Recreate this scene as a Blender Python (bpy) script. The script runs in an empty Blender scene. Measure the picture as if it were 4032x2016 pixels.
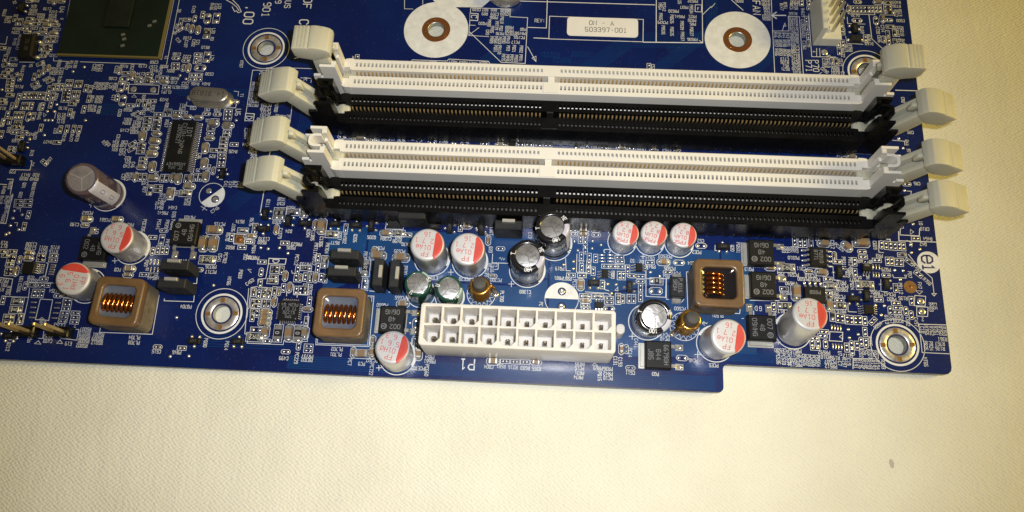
import bpy, bmesh, math, random
from mathutils import Matrix, Vector, Euler
random.seed(7)
S = 0.001                                     # everything below is written in millimetres
sc = bpy.context.scene
col = sc.collection
R = math.radians

# ---------------------------------------------------------------- camera, world, light, exposure
CAM = {'loc': [48.187, -101.675, 185.02], 'rot': [0.3135, 0.01975, 0.04904], 'lens': 27.959}
cam = bpy.data.objects.new('camera', bpy.data.cameras.new('camera')); col.objects.link(cam)
cam.location = [v*S for v in CAM['loc']]; cam.rotation_euler = Euler(CAM['rot'], 'XYZ')
cam.data.sensor_width = 36; cam.data.lens = CAM['lens']; cam.data.clip_start = 0.002; cam.data.clip_end = 10
cam.data.dof.use_dof = False
sc.camera = cam
w = bpy.data.worlds.new('World'); sc.world = w; w.use_nodes = True
bg = w.node_tree.nodes['Background']; bg.inputs[0].default_value = (1.0, 0.80, 0.48, 1); bg.inputs[1].default_value = 0.085
def lamp(name, kind, loc, energy, color, **kw):
    l = bpy.data.lights.new(name, kind); l.energy = energy; l.color = color
    for k, v in kw.items(): setattr(l, k, v)
    o = bpy.data.objects.new(name, l); col.objects.link(o); o.location = [v*S for v in loc]; return o
# the phone's flash beside the lens, and a warm room lamp off to the right
flash = lamp('phone_flash', 'SPOT', (60, -92, 186), 1.60, (0.985, 0.990, 1.0), shadow_soft_size=0.0022, spot_size=R(92), spot_blend=1.0)
flash.rotation_euler = (Vector((41, -56, 0)) - Vector((60, -92, 186))).to_track_quat('-Z', 'Y').to_euler()
room = lamp('room_lamp', 'AREA', (900, 80, 480), 6.3, (1.0, 0.735, 0.18), shape='DISK', size=0.25)
room.rotation_euler = (Vector((70, -40, 0)) - Vector((900, 80, 480))).to_track_quat('-Z', 'Y').to_euler()
vs = sc.view_settings; vs.view_transform = 'Standard'; vs.look = 'None'; vs.exposure = 0.0; vs.gamma = 1.0; vs.use_curve_mapping = False
sc.render.engine = 'CYCLES'; sc.cycles.max_bounces = 6; sc.cycles.use_denoising = True
sc.cycles.caustics_reflective = True; sc.cycles.caustics_refractive = False; sc.cycles.sample_clamp_indirect = 4

# ---------------------------------------------------------------- measured positions (millimetres on the board)
SMD = [('r',1,90,-98.18,20.85,''),('r',1,90,-97.21,19.72,''),('r',1,90,-96.34,19.75,''),('r',1,0,-94.0,20.75,''),('r',1,0,-91.8,20.23,''),('c',1,0,-89.56,20.31,''),('c',1,0,-87.07,20.08,''),
('c',2,0,-94.18,19.17,''),('r',1,0,-91.76,19.13,''),('c',2,0,-88.78,18.89,''),('c',1,0,-86.24,19.08,''),('e',1,0,-94.77,17.62,''),('r',1,0,-89.52,17.55,''),('c',1,0,-93.71,16.65,''),
('c',1,0,-91.13,16.25,''),('c',1,0,-88.95,16.33,''),('c',2,0,-86.37,16.42,''),('r',1,90,-87.38,14.52,''),('r',1,90,-86.08,14.57,''),('u',1,90,-95.14,14.61,''),('r',1,90,-88.76,12.01,''),
('r',1,0,-86.95,12.44,''),('r',1,0,-86.71,11.41,''),('r',1,0,-87.27,10.32,''),('e',1,0,-87.73,9.35,''),('r',1,0,-99.39,11.31,''),('r',1,90,-97.82,8.31,''),('r',1,0,-95.45,8.09,''),('r',1,25,-97.19,6.36,''),
('r',1,30,-87.85,7.01,''),('c',1,90,-85.38,5.68,''),('c',1,90,-86.43,4.65,''),('r',1,90,-87.53,3.92,''),('r',1,90,-88.5,2.92,''),('r',1,0,-95.84,4.75,''),('r',1,0,-96.56,3.82,''),('r',1,0,-97.1,2.75,''),
('r',1,30,-93.96,3.17,''),('r',1,90,-92.26,2.63,''),('r',1,0,-94.66,1.64,''),('r',1,0,-94.56,0.67,''),('r',1,0,-94.47,-0.22,''),('e',1,0,-94.33,-1.32,''),('r',1,0,-93.7,-2.77,''),('r',1,30,-83.97,1.96,''),
('r',1,30,-87.86,0.77,''),('r',1,90,-83.64,-0.62,''),('r',1,90,-82.58,0.02,''),('u',1,90,-81.65,0.05,''),('u',1,90,-80.46,0.1,''),('r',1,90,-79.13,1.33,''),('r',1,90,-78.2,1.37,''),('r',1,90,-76.6,1.19,''),
('r',1,90,-75.62,1.23,''),('u',1,0,-78.8,-0.73,''),('r',1,0,-78.7,-1.76,''),('r',1,0,-78.65,-2.78,''),('u',1,0,-78.58,-3.81,''),('r',1,90,-76.68,-1.83,''),('r',1,90,-75.57,-1.79,''),
('r',1,0,-75.98,-3.77,''),('r',1,0,-76.43,-4.75,''),('r',1,90,-73.84,0.05,''),('r',1,90,-72.56,-0.2,''),('r',1,90,-72.36,-3.07,''),('u',1,90,-91.3,-3.27,''),('u',1,90,-89.95,-2.77,''),
('u',1,90,-88.84,-2.73,''),('r',1,90,-87.91,-2.7,''),('r',1,90,-86.85,-2.66,''),('u',1,90,-85.75,-2.67,''),('r',1,90,-84.77,-2.64,''),('u',1,90,-83.55,-2.97,''),('r',1,90,-82.13,-2.53,''),
('r',1,90,-89.48,-5.83,''),('r',1,90,-88.42,-5.79,''),('u',1,90,-87.29,-5.75,''),('u',1,90,-84.3,-5.78,''),('c',1,90,-91.43,-5.47,''),('u',1,90,-82.19,-5.12,''),('r',1,0,-95.33,-4.3,''),
('r',1,0,-94.98,-5.17,''),('u',1,90,-93.05,-8.59,''),('r',1,90,-90.84,-8.65,''),('r',1,90,-89.94,-8.61,''),('r',1,90,-89.07,-8.58,''),('e',2,90,-87.26,-8.94,''),('r',1,90,-85.99,-8.75,''),
('r',1,90,-91.97,-10.28,''),('r',1,90,-76.54,-7.23,''),('u',1,90,-73.06,-6.22,''),('r',1,90,-90.14,-11.27,''),('r',1,90,-89.09,-11.23,''),('u',1,90,-93.7,-10.78,''),('c',1,90,-65.87,5.56,''),
('r',1,0,-63.93,4.89,''),('c',2,90,-61.92,4.21,''),('e',1,0,-57.62,4.82,''),('c',1,0,-57.61,3.78,''),('c',1,0,-60.18,3.53,''),('e',1,0,-60.12,2.55,''),('r',2,0,-57.47,2.65,'0'),('r',1,90,-55.22,3.42,''),
('u',1,0,-53.31,3.94,''),('c',2,0,-53.21,2.69,''),('u',1,0,-52.26,1.16,''),('e',2,0,-64.08,3.24,''),('u',3,90,-64.59,0.9,''),('u',1,90,-63.02,1.05,''),('e',1,90,-64.85,-2.41,''),('e',3,90,-63.22,-3.22,''),
('u',1,0,-60.82,-4.65,''),('r',1,90,-59.0,-3.79,''),('r',1,90,-57.17,-3.72,''),('u',1,0,-55.31,-3.07,''),('r',1,90,-56.03,-4.84,''),('r',1,30,-58.38,-6.96,''),('e',1,0,-51.35,10.02,''),
('e',1,0,-48.54,9.37,''),('u',1,0,-51.13,8.06,''),('u',1,0,-50.94,7.02,''),('c',1,90,-48.81,7.1,''),('c',2,90,-47.42,7.15,''),('e',3,0,-44.29,7.26,''),('u',1,0,-45.78,5.11,''),('u',1,0,-44.33,5.17,''),
('u',1,0,-45.82,3.77,''),('u',1,0,-44.23,3.83,''),('u',1,0,-45.52,11.3,''),('u',1,90,-45.9,9.61,''),('u',3,90,-42.99,10.63,''),('e',1,90,-48.4,22.46,''),('u',1,90,-46.44,23.79,''),('e',3,90,-44.87,22.59,''),
('u',3,90,-42.45,22.83,''),('r',1,90,-52.04,21.39,''),('c',1,0,-50.39,22.08,''),('c',1,90,-49.98,19.75,''),('c',2,90,-48.67,19.26,''),('c',2,90,-46.84,18.93,''),('r',3,90,-44.22,17.93,'0'),
('c',1,40,-51.75,19.0,''),('u',1,0,-48.0,-6.21,''),('c',2,0,-48.06,-7.37,''),('c',2,0,-45.16,-7.46,''),('c',2,0,-42.22,-7.49,''),('e',1,0,-40.26,-6.26,''),('e',1,0,-37.37,-6.3,''),('u',1,0,-34.65,-5.33,''),
('u',1,0,-34.57,-6.33,''),('u',1,0,-34.51,-7.34,''),('r',1,90,-51.12,-6.39,''),('r',1,90,-50.08,-6.35,''),('u',1,0,-53.0,-6.9,''),('r',1,0,-52.93,-7.96,''),('r',1,0,-52.85,-9.11,''),
('r',1,0,-52.79,-10.11,''),('r',1,0,-55.52,-8.15,''),('r',1,0,-55.45,-9.21,''),('r',1,0,-55.37,-10.29,''),('c',3,0,-37.95,-9.13,''),('c',3,0,-33.99,-9.46,''),('u',1,0,-37.73,-8.09,''),
('c',1,0,-95.53,26.51,''),('c',1,0,-89.41,26.56,''),('c',1,0,-86.5,26.67,''),('c',1,90,-88.44,26.6,''),('b',0,0,-75.68,6.4,''),('b',0,0,-78.46,4.94,''),('b',0,0,-49.34,4.83,''),('b',0,0,-47.56,3.86,''),
('b',0,0,-80.61,-5.06,''),('b',0,0,-71.97,-9.36,''),('b',0,0,-82.65,-7.17,''),('b',0,0,-80.81,-7.1,''),('b',0,0,-82.7,-9.77,''),('b',0,0,-81.78,-9.74,''),('b',0,0,-80.74,-9.7,''),('b',0,0,-96.36,-1.24,''),
('b',0,0,-32.16,-7.82,''),('r',1,0,-90.05,-12.16,''),('r',1,0,-88.84,-12.25,''),('e',1,0,-89.96,-13.58,''),('e',1,0,-87.35,-13.48,''),('b',0,0,-85.45,-15.4,''),('b',0,0,-81.83,-14.03,''),
('r',1,0,-88.18,-14.94,''),('r',1,90,-93.21,-14.28,''),('r',1,90,-83.22,-12.03,''),('r',1,90,-77.99,-12.26,''),('r',1,90,-76.25,-12.05,''),('r',1,90,-74.47,-11.98,''),('r',1,90,-72.96,-12.06,''),
('r',1,0,-77.97,-16.01,''),('r',1,0,-89.37,-18.09,''),('r',1,0,-89.3,-18.93,''),('r',1,-35,-79.95,-21.83,''),('c',3,90,-55.81,-13.38,''),('e',1,0,-55.58,-11.24,''),('r',1,0,-52.85,-11.14,''),
('c',2,0,-52.33,-12.54,''),('c',3,0,-52.44,-14.66,''),('c',2,0,-52.35,-16.54,''),('c',3,0,-52.53,-18.31,''),('r',1,35,-58.11,-15.59,''),('r',1,35,-58.06,-17.13,''),('r',1,0,-55.68,-15.78,''),
('r',1,0,-55.66,-16.82,''),('r',1,0,-55.59,-17.88,''),('r',1,0,-54.44,-19.78,''),('r',1,0,-54.35,-20.89,''),('c',2,0,-54.49,-22.14,''),('c',3,90,-51.64,-21.88,''),('c',2,90,-55.5,-24.87,''),
('r',1,90,-54.29,-24.88,''),('r',1,90,-53.2,-24.83,''),('c',3,0,-50.91,-25.01,''),('r',1,90,-48.58,-24.92,''),('r',1,90,-47.44,-24.87,''),('c',2,90,-45.94,-24.67,''),('c',3,90,-44.37,-24.88,''),
('r',1,90,-42.39,-24.8,''),('c',2,90,-41.23,-24.62,''),('r',1,90,-40.01,-24.3,''),('r',1,90,-38.87,-24.25,''),('c',3,90,-37.39,-23.92,''),('c',1,90,-35.74,-22.35,''),('c',3,90,-38.85,-16.09,''),
('c',3,90,-38.38,-20.39,''),('e',1,0,-38.27,-11.85,''),('c',2,0,-38.3,-13.26,''),('r',1,0,-38.37,-10.51,''),('c',2,0,-34.03,-9.98,''),('u',1,0,-33.96,-11.25,''),('r',1,0,-33.94,-12.16,''),
('r',1,0,-34.41,-13.25,''),('r',1,0,-34.38,-14.23,''),('r',1,0,-34.33,-15.36,''),('r',1,0,-34.28,-16.47,''),('u',1,0,-34.32,-17.78,''),('u',1,0,-34.16,-18.78,''),('u',1,0,-34.12,-19.8,''),
('u',1,0,-34.09,-20.77,''),('u',1,0,-31.58,-14.77,''),('r',1,0,-36.44,-16.64,''),('u',2,90,-51.13,-28.28,''),('r',1,0,-49.11,-27.25,''),('r',1,0,-49.01,-28.33,''),('c',3,0,-41.2,-26.93,''),
('r',3,0,-41.83,-28.85,'150'),('c',3,90,-45.6,-29.0,''),('r',1,0,-84.08,-32.74,''),('r',1,0,-83.95,-33.8,''),('r',1,0,-81.6,-32.63,''),('r',1,0,-81.55,-33.71,''),('u',1,90,-80.69,-36.21,''),
('r',1,90,-81.06,-39.4,''),('b',0,0,-84.6,-35.3,''),('b',0,0,-82.33,-36.27,''),('b',0,0,-84.49,-37.29,''),('b',0,0,-84.63,-39.28,''),('b',0,0,-82.25,-40.24,''),('b',0,0,-84.52,-41.25,''),
('b',0,0,-85.18,-41.67,''),('b',0,0,-85.48,-15.26,''),('c',3,0,-65.56,-36.82,''),('c',1,0,-65.71,-38.44,''),('c',3,0,-57.83,-36.63,''),('e',1,0,-45.52,-39.01,''),('u',1,0,-48.01,-40.89,''),
('u',2,90,-45.61,-41.44,''),('e',1,90,-47.31,-44.53,''),('u',1,90,-46.09,-44.17,''),('u',1,90,-44.98,-44.12,''),('u',1,90,-43.88,-44.08,''),('c',4,0,-32.82,-38.42,''),('c',4,90,-34.82,-42.02,''),
('c',4,90,-32.36,-41.91,''),('r',2,0,-25.65,-38.12,'R00'),('u',1,90,-28.2,-40.05,''),('e',1,0,-24.17,-39.62,''),('u',1,0,-25.21,-42.56,''),('e',1,0,-23.85,-40.91,''),('r',1,0,-84.79,-46.2,''),
('r',1,0,-82.31,-46.1,''),('c',2,0,-78.01,-46.3,''),('r',1,0,-83.81,-47.14,''),('r',1,0,-82.23,-47.46,''),('r',1,0,-82.22,-48.48,''),('r',1,0,-82.25,-49.38,''),('c',1,90,-80.06,-48.13,''),
('c',2,0,-77.93,-47.66,''),('r',1,0,-74.87,-46.89,''),('r',1,0,-74.76,-47.91,''),('u',1,0,-71.79,-46.75,''),('u',1,0,-71.66,-47.83,''),('r',1,0,-82.03,-50.77,''),('r',1,0,-81.9,-51.78,''),
('c',2,90,-80.21,-51.07,''),('u',1,0,-72.87,-52.78,''),('r',1,0,-75.32,-54.4,''),('u',1,0,-73.49,-54.32,''),('u',1,0,-72.01,-54.33,''),('e',1,90,-77.09,-54.72,''),('u',1,90,-74.45,-56.48,''),
('u',1,90,-73.48,-56.44,''),('u',1,90,-72.51,-56.4,''),('e',1,0,-68.4,-56.84,''),('u',1,0,-66.44,-56.63,''),('u',1,0,-65.8,-57.85,''),('u',1,0,-65.69,-58.88,''),('u',1,0,-65.69,-59.94,''),
('u',1,0,-65.81,-61.05,''),('u',1,0,-65.83,-62.03,''),('e',1,0,-65.83,-63.08,''),('u',1,0,-63.16,-60.93,''),('u',1,0,-62.92,-62.02,''),('u',1,0,-62.92,-63.12,''),('r',3,0,-77.99,-58.63,'2R2'),
('r',3,0,-77.94,-60.8,'2R2'),('r',2,0,-79.2,-62.62,'102'),('r',2,90,-76.31,-62.98,'100'),('r',2,0,-79.11,-63.96,'100'),('e',1,0,-68.54,-67.07,''),('b',0,0,-76.0,-67.7,''),('b',0,0,-80.1,-66.79,''),
('c',3,0,-52.13,-49.36,''),('c',2,0,-52.2,-50.88,''),('u',1,0,-48.32,-50.58,''),('r',1,0,-45.98,-50.61,''),('e',1,0,-34.9,-48.74,''),('r',4,0,-33.25,-46.18,'2R2'),('b',0,0,-38.17,-70.4,''),
('b',0,0,-33.71,-70.08,''),('b',0,0,-30.71,-52.53,''),('u',1,0,-35.7,-68.27,''),('e',1,0,-41.54,-68.25,''),('b',0,0,-38.34,-60.93,''),('u',1,90,-81.69,-58.54,''),('u',1,90,-20.16,-58.79,''),
('r',1,90,-20.37,-56.59,''),('r',1,90,-19.98,-60.0,''),('u',1,90,-2.51,11.81,''),('r',3,90,-17.76,-33.28,'70'),('r',3,90,-16.44,-33.22,'82'),('r',3,0,-13.83,-32.77,'12'),('r',3,90,-11.04,-32.52,'70'),
('r',2,90,-22.73,-37.48,'R2'),('c',2,90,-17.33,-37.51,''),('c',2,0,-23.3,-39.59,''),('u',1,0,-23.33,-41.01,''),('u',1,0,-14.69,-40.98,''),('c',2,90,-7.76,-35.81,''),('c',4,90,-5.97,-36.25,''),
('r',1,90,-0.02,-36.4,''),('r',3,0,-3.38,-38.23,'70'),('c',3,0,10.15,-37.4,''),('r',3,0,13.26,-37.27,'70'),('u',1,0,15.49,-37.56,''),('c',2,0,29.99,-34.75,''),('u',1,90,28.47,-35.07,''),
('e',1,0,-3.89,-11.49,''),('e',1,0,-2.46,-11.57,''),('c',3,0,1.14,-11.63,''),('c',1,90,-0.77,-11.79,''),('c',1,90,3.11,-11.64,''),('u',1,90,4.2,-11.51,''),('e',1,0,19.59,-12.25,''),('e',1,0,27.99,-12.34,''),
('c',1,90,5.1,-11.56,''),('b',0,0,24.8,-12.18,''),('b',0,0,25.57,-12.29,''),('b',0,0,-20.58,-42.44,''),('b',0,0,-18.7,-42.62,''),('b',0,0,-15.92,-42.25,''),('b',0,0,-13.65,-43.56,''),
('c',3,90,7.77,-42.52,''),('u',1,0,-19.67,-46.11,''),('e',1,90,-19.53,-48.71,''),('r',1,0,-16.3,-47.39,''),('r',1,0,-16.28,-48.4,''),('r',1,0,-16.24,-49.83,''),('r',2,0,-16.34,-50.88,'0'),
('r',1,90,-14.51,-47.99,''),('c',2,90,-13.45,-49.46,''),('e',1,90,-10.66,-47.57,''),('r',2,0,-8.63,-47.23,'0'),('u',1,90,-5.74,-46.98,''),('u',1,90,-6.06,-44.46,''),('r',3,90,-4.23,-45.4,'2R2'),
('u',1,90,-10.74,-49.72,''),('c',1,90,-9.68,-49.8,''),('u',1,90,-8.51,-49.49,''),('r',2,90,-7.3,-49.44,'180'),('c',2,90,-5.91,-49.51,''),('u',1,90,-4.58,-49.45,''),('r',1,90,-3.59,-49.66,''),
('e',1,90,-19.34,-51.59,''),('u',1,90,-13.52,-52.46,''),('c',2,90,-12.02,-52.27,''),('r',1,90,-20.58,-53.88,''),('e',1,90,-19.32,-54.2,''),('r',2,90,-18.03,-53.9,'R'),('r',2,90,-16.86,-53.97,'12'),
('r',1,90,-15.58,-53.29,''),('c',1,90,-14.48,-53.37,''),('u',1,90,-10.31,-52.94,''),('u',1,90,-9.23,-52.89,''),('r',2,90,-8.06,-52.59,'R1'),('r',1,0,-19.45,-56.11,''),('r',1,0,-19.46,-57.29,''),
('r',1,90,-17.64,-56.59,''),('r',1,90,-16.56,-56.55,''),('c',2,90,-15.2,-56.0,''),('r',1,0,-19.65,-58.47,''),('u',1,0,-19.57,-59.49,''),('c',3,0,-16.89,-58.76,''),('c',3,0,-16.85,-60.05,''),
('c',3,0,-16.9,-61.32,''),('u',1,90,-6.72,-55.5,''),('c',2,0,-6.94,-57.52,''),('r',1,90,-6.81,-60.38,''),('u',2,0,-18.6,-63.08,''),('r',4,0,-18.61,-64.88,'2R2'),('c',3,90,-16.16,-63.45,''),
('e',1,0,-15.59,-65.7,''),('r',4,90,-13.2,-63.68,'0'),('c',4,90,-10.43,-63.56,''),('r',4,90,-8.34,-63.58,'0'),('c',3,90,-6.72,-63.27,''),('e',1,90,-7.91,-66.43,''),('e',1,0,-10.77,-68.03,''),
('u',1,0,-5.5,-66.44,''),('u',1,0,-5.46,-67.5,''),('r',4,90,6.01,-46.6,'4R7'),('u',2,90,6.18,-50.48,''),('c',4,0,8.71,-43.32,''),('c',4,0,14.45,-43.58,''),('c',3,0,15.96,-55.19,''),('c',2,90,9.67,-64.45,''),
('c',2,90,5.3,-67.49,''),('c',4,0,7.44,-67.75,''),('c',3,90,9.97,-67.28,''),('u',1,90,19.63,-64.0,''),('u',1,90,20.09,-65.17,''),('c',3,90,20.84,-67.14,''),('e',2,90,19.4,-59.94,''),
('b',0,0,18.08,-59.76,''),('u',1,90,75.14,11.99,''),('e',1,0,33.13,-11.99,''),('c',2,0,37.19,-12.17,''),('b',0,0,38.96,-12.18,''),('u',1,0,42.24,-11.91,''),('u',1,0,44.51,-11.82,''),
('u',1,0,46.78,-11.87,''),('u',1,0,49.31,-11.86,''),('u',1,90,59.26,-12.07,''),('e',1,0,63.65,-11.96,''),('c',2,0,68.17,-11.86,''),('u',1,0,70.67,-11.76,''),('e',1,90,74.68,-12.02,''),
('c',1,0,76.3,-11.95,''),('c',1,40,82.17,-12.13,''),('b',0,0,56.5,-12.18,''),('c',2,90,35.54,-38.14,''),('e',1,0,38.69,-40.18,''),('u',1,0,56.31,-34.68,''),('u',1,0,56.34,-35.59,''),
('c',2,0,58.86,-34.58,''),('c',2,0,58.88,-35.61,''),('c',1,0,61.89,-34.45,''),('e',1,0,62.03,-35.61,''),('u',1,90,58.19,-36.93,''),('u',1,90,59.39,-36.87,''),('b',0,0,56.75,-37.5,''),
('b',0,0,61.21,-37.18,''),('b',0,0,63.28,-38.12,''),('b',0,0,55.72,-39.84,''),('b',0,0,57.65,-39.76,''),('b',0,0,61.13,-39.1,''),('u',1,90,59.42,-38.15,''),('u',1,90,59.45,-39.56,''),
('e',2,0,87.67,-37.34,''),('u',1,90,60.45,-41.49,''),('u',1,90,60.36,-43.26,''),('u',1,90,60.27,-44.52,''),('u',1,90,58.59,-44.22,''),('u',1,90,58.52,-41.32,''),('u',1,90,62.01,-41.68,''),
('u',1,90,61.47,-44.97,''),('u',1,0,56.13,-46.2,''),('u',1,0,58.75,-46.21,''),('u',1,0,67.76,-41.18,''),('u',1,0,67.89,-42.18,''),('u',1,0,64.56,-43.58,''),('u',1,0,66.23,-43.51,''),
('u',1,0,68.02,-43.56,''),('u',1,90,69.81,-44.11,''),('u',1,90,67.8,-45.82,''),('u',1,90,68.75,-45.78,''),('e',1,0,70.77,-45.74,''),('u',1,0,72.9,-45.8,''),('e',1,0,72.9,-47.04,''),('u',1,0,75.17,-42.2,''),
('c',3,0,78.44,-41.98,''),('e',2,0,82.21,-41.9,''),('e',1,0,79.44,-44.45,''),('c',3,90,58.49,-48.46,''),('r',2,0,59.69,-51.36,'010'),('r',2,0,62.64,-51.23,'010'),('c',2,0,59.72,-52.54,''),
('u',1,0,59.74,-53.61,''),('u',1,0,59.87,-54.4,''),('u',1,90,63.67,-48.23,''),('b',0,0,64.97,-48.05,''),('b',0,0,66.98,-48.09,''),('b',0,0,65.94,-50.35,''),('u',1,0,65.36,-51.6,''),('u',1,0,65.38,-52.58,''),
('r',2,90,67.53,-51.63,'0'),('r',1,90,68.62,-51.58,''),('r',1,90,70.19,-51.51,''),('r',1,90,71.25,-51.47,''),('u',1,90,72.9,-48.57,''),('u',1,90,72.9,-51.03,''),('r',3,0,76.74,-46.87,'0'),
('e',3,0,76.56,-49.28,''),('e',2,0,65.39,-54.16,''),('b',0,0,54.26,-43.6,''),('b',0,0,56.64,-42.67,''),('b',0,0,56.64,-44.55,''),('b',0,0,75.28,-44.63,''),('b',0,0,77.53,-45.52,''),('c',3,0,38.45,-68.1,''),
('r',1,0,41.22,-67.97,''),('r',1,0,43.65,-67.98,''),('r',1,0,45.96,-67.94,''),('c',2,0,48.5,-67.87,''),('c',2,90,68.39,-63.81,''),('e',1,90,69.55,-63.76,''),('e',1,0,70.53,-68.15,''),
('e',2,0,82.58,-65.28,''),('c',1,0,37.15,-47.27,''),('u',1,90,116.28,33.42,''),('u',1,90,118.31,33.49,''),('u',1,0,118.67,31.63,''),('u',1,90,117.38,28.03,''),('c',1,90,117.36,25.57,''),
('u',1,90,117.45,22.99,''),('c',1,90,117.43,20.72,''),('u',1,90,127.1,33.64,''),('r',1,0,126.32,32.06,''),('r',1,0,126.42,30.05,''),('r',1,0,126.35,29.12,''),('c',2,90,126.46,27.12,''),
('r',1,0,126.19,25.28,''),('r',1,0,126.1,24.12,''),('u',1,90,125.21,21.0,''),('u',1,90,126.38,21.04,''),('r',1,90,125.29,18.6,''),('e',1,0,131.34,34.1,''),('c',2,0,136.73,34.14,''),('r',1,0,139.35,34.13,''),
('c',1,90,128.79,31.83,''),('u',1,90,129.96,31.72,''),('u',1,90,131.01,31.76,''),('u',1,90,132.01,31.79,''),('u',1,90,133.01,31.83,''),('u',1,90,134.03,31.86,''),('u',1,90,135.0,31.9,''),
('u',1,90,135.95,31.93,''),('u',1,90,137.05,31.97,''),('r',1,0,139.23,32.88,''),('r',1,0,139.14,31.89,''),('r',2,0,139.43,30.91,''),('c',2,90,137.44,29.05,''),('e',1,0,139.09,28.65,''),
('e',2,90,135.73,28.37,''),('r',1,0,139.28,26.6,''),('r',1,90,140.27,24.72,''),('r',1,90,138.42,24.35,''),('c',1,90,137.23,22.64,''),('r',1,90,140.12,21.84,''),('u',1,90,138.44,21.78,''),
('u',1,90,132.46,22.77,''),('c',1,90,123.13,15.54,''),('r',1,90,124.23,15.43,''),('e',2,0,130.72,28.26,''),('r',2,0,135.65,-30.07,''),('e',1,0,139.05,-18.93,''),('b',0,0,138.22,-6.47,''),
('b',0,0,139.07,-9.05,''),('b',0,0,138.27,-20.69,''),('b',0,0,139.4,-29.53,''),('u',1,0,139.73,-33.23,''),('c',4,0,126.41,-35.06,''),('c',3,0,117.35,-35.57,''),('c',3,-45,122.89,-36.1,''),
('u',1,90,110.41,-35.49,''),('u',1,90,111.71,-35.69,''),('u',1,90,112.83,-35.64,''),('r',1,90,114.31,-35.58,''),('c',2,0,125.91,-11.9,''),('e',1,90,131.32,-35.24,''),('u',1,90,132.42,-35.32,''),
('u',1,90,133.48,-35.4,''),('u',1,90,134.53,-35.48,''),('u',1,90,135.6,-35.44,''),('u',1,90,136.54,-35.52,''),('b',0,0,138.25,-34.94,''),('b',0,0,140.38,-35.99,''),('b',0,0,138.27,-36.96,''),
('e',1,0,126.46,-37.21,''),('c',2,0,104.15,-42.38,''),('r',4,0,107.93,-42.22,'2R2'),('c',1,0,113.26,-42.86,''),('c',3,0,116.31,-42.93,''),('u',1,0,117.77,-44.53,''),('r',3,0,118.11,-46.31,'2R2'),
('r',4,0,126.43,-45.75,'200'),('u',1,0,126.58,-38.54,''),('u',1,90,124.47,-39.89,''),('u',1,90,124.36,-42.63,''),('u',1,0,120.33,-40.06,''),('c',1,90,119.74,-38.58,''),('u',1,0,129.82,-39.28,''),
('u',1,90,132.39,-39.42,''),('u',1,90,133.33,-39.38,''),('u',1,0,135.12,-39.06,''),('u',1,0,135.02,-40.06,''),('e',1,0,131.7,-42.94,''),('r',1,90,133.62,-46.05,''),('r',1,0,135.97,-37.64,''),
('r',1,-40,137.56,-39.33,''),('u',1,-40,139.35,-42.36,''),('b',0,0,133.82,-41.61,''),('b',0,0,135.8,-41.64,''),('b',0,0,134.88,-43.91,''),('u',1,90,137.02,-49.07,''),('u',1,0,129.38,-49.16,''),
('u',1,0,133.36,-49.84,''),('u',1,0,133.72,-50.91,''),('u',1,0,133.38,-52.0,''),('e',1,90,131.8,-51.71,''),('e',1,90,135.49,-51.67,''),('e',1,90,136.66,-52.58,''),('b',0,0,128.45,-50.54,''),
('b',0,0,130.52,-50.57,''),('b',0,0,129.62,-52.89,''),('r',1,0,107.17,-47.45,''),('c',4,90,109.82,-48.19,''),('e',1,0,117.52,-47.98,''),('r',1,0,117.45,-48.96,''),('e',1,0,120.07,-49.69,''),
('r',3,0,119.97,-51.03,'0'),('c',3,90,117.42,-51.02,''),('r',2,90,118.16,-53.52,''),('r',3,0,107.05,-51.72,'0'),('u',1,90,104.48,-52.07,''),('u',1,90,119.39,-54.06,''),('u',1,90,120.42,-54.14,''),
('u',1,90,121.56,-54.33,''),('u',1,90,122.59,-54.4,''),('u',1,90,123.51,-54.41,''),('u',1,90,124.54,-54.36,''),('u',1,90,125.68,-54.5,''),('u',1,45,127.53,-54.42,''),('u',1,90,125.46,-57.13,''),
('b',0,0,121.6,-56.71,''),('b',0,0,123.8,-57.79,''),('b',0,0,121.67,-58.71,''),('e',1,90,112.97,-60.4,''),('e',1,90,114.34,-60.45,''),('e',1,90,116.05,-60.49,''),('u',1,0,113.58,-61.54,''),
('u',1,0,115.5,-58.52,''),('u',1,0,115.92,-57.55,''),('u',1,90,120.91,-61.09,''),('e',1,90,122.1,-60.45,''),('e',1,90,122.1,-61.86,''),('u',1,90,123.34,-60.52,''),('e',1,90,124.34,-59.53,''),
('u',1,90,125.46,-59.72,''),('u',1,0,113.63,-59.19,'')]
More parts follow.
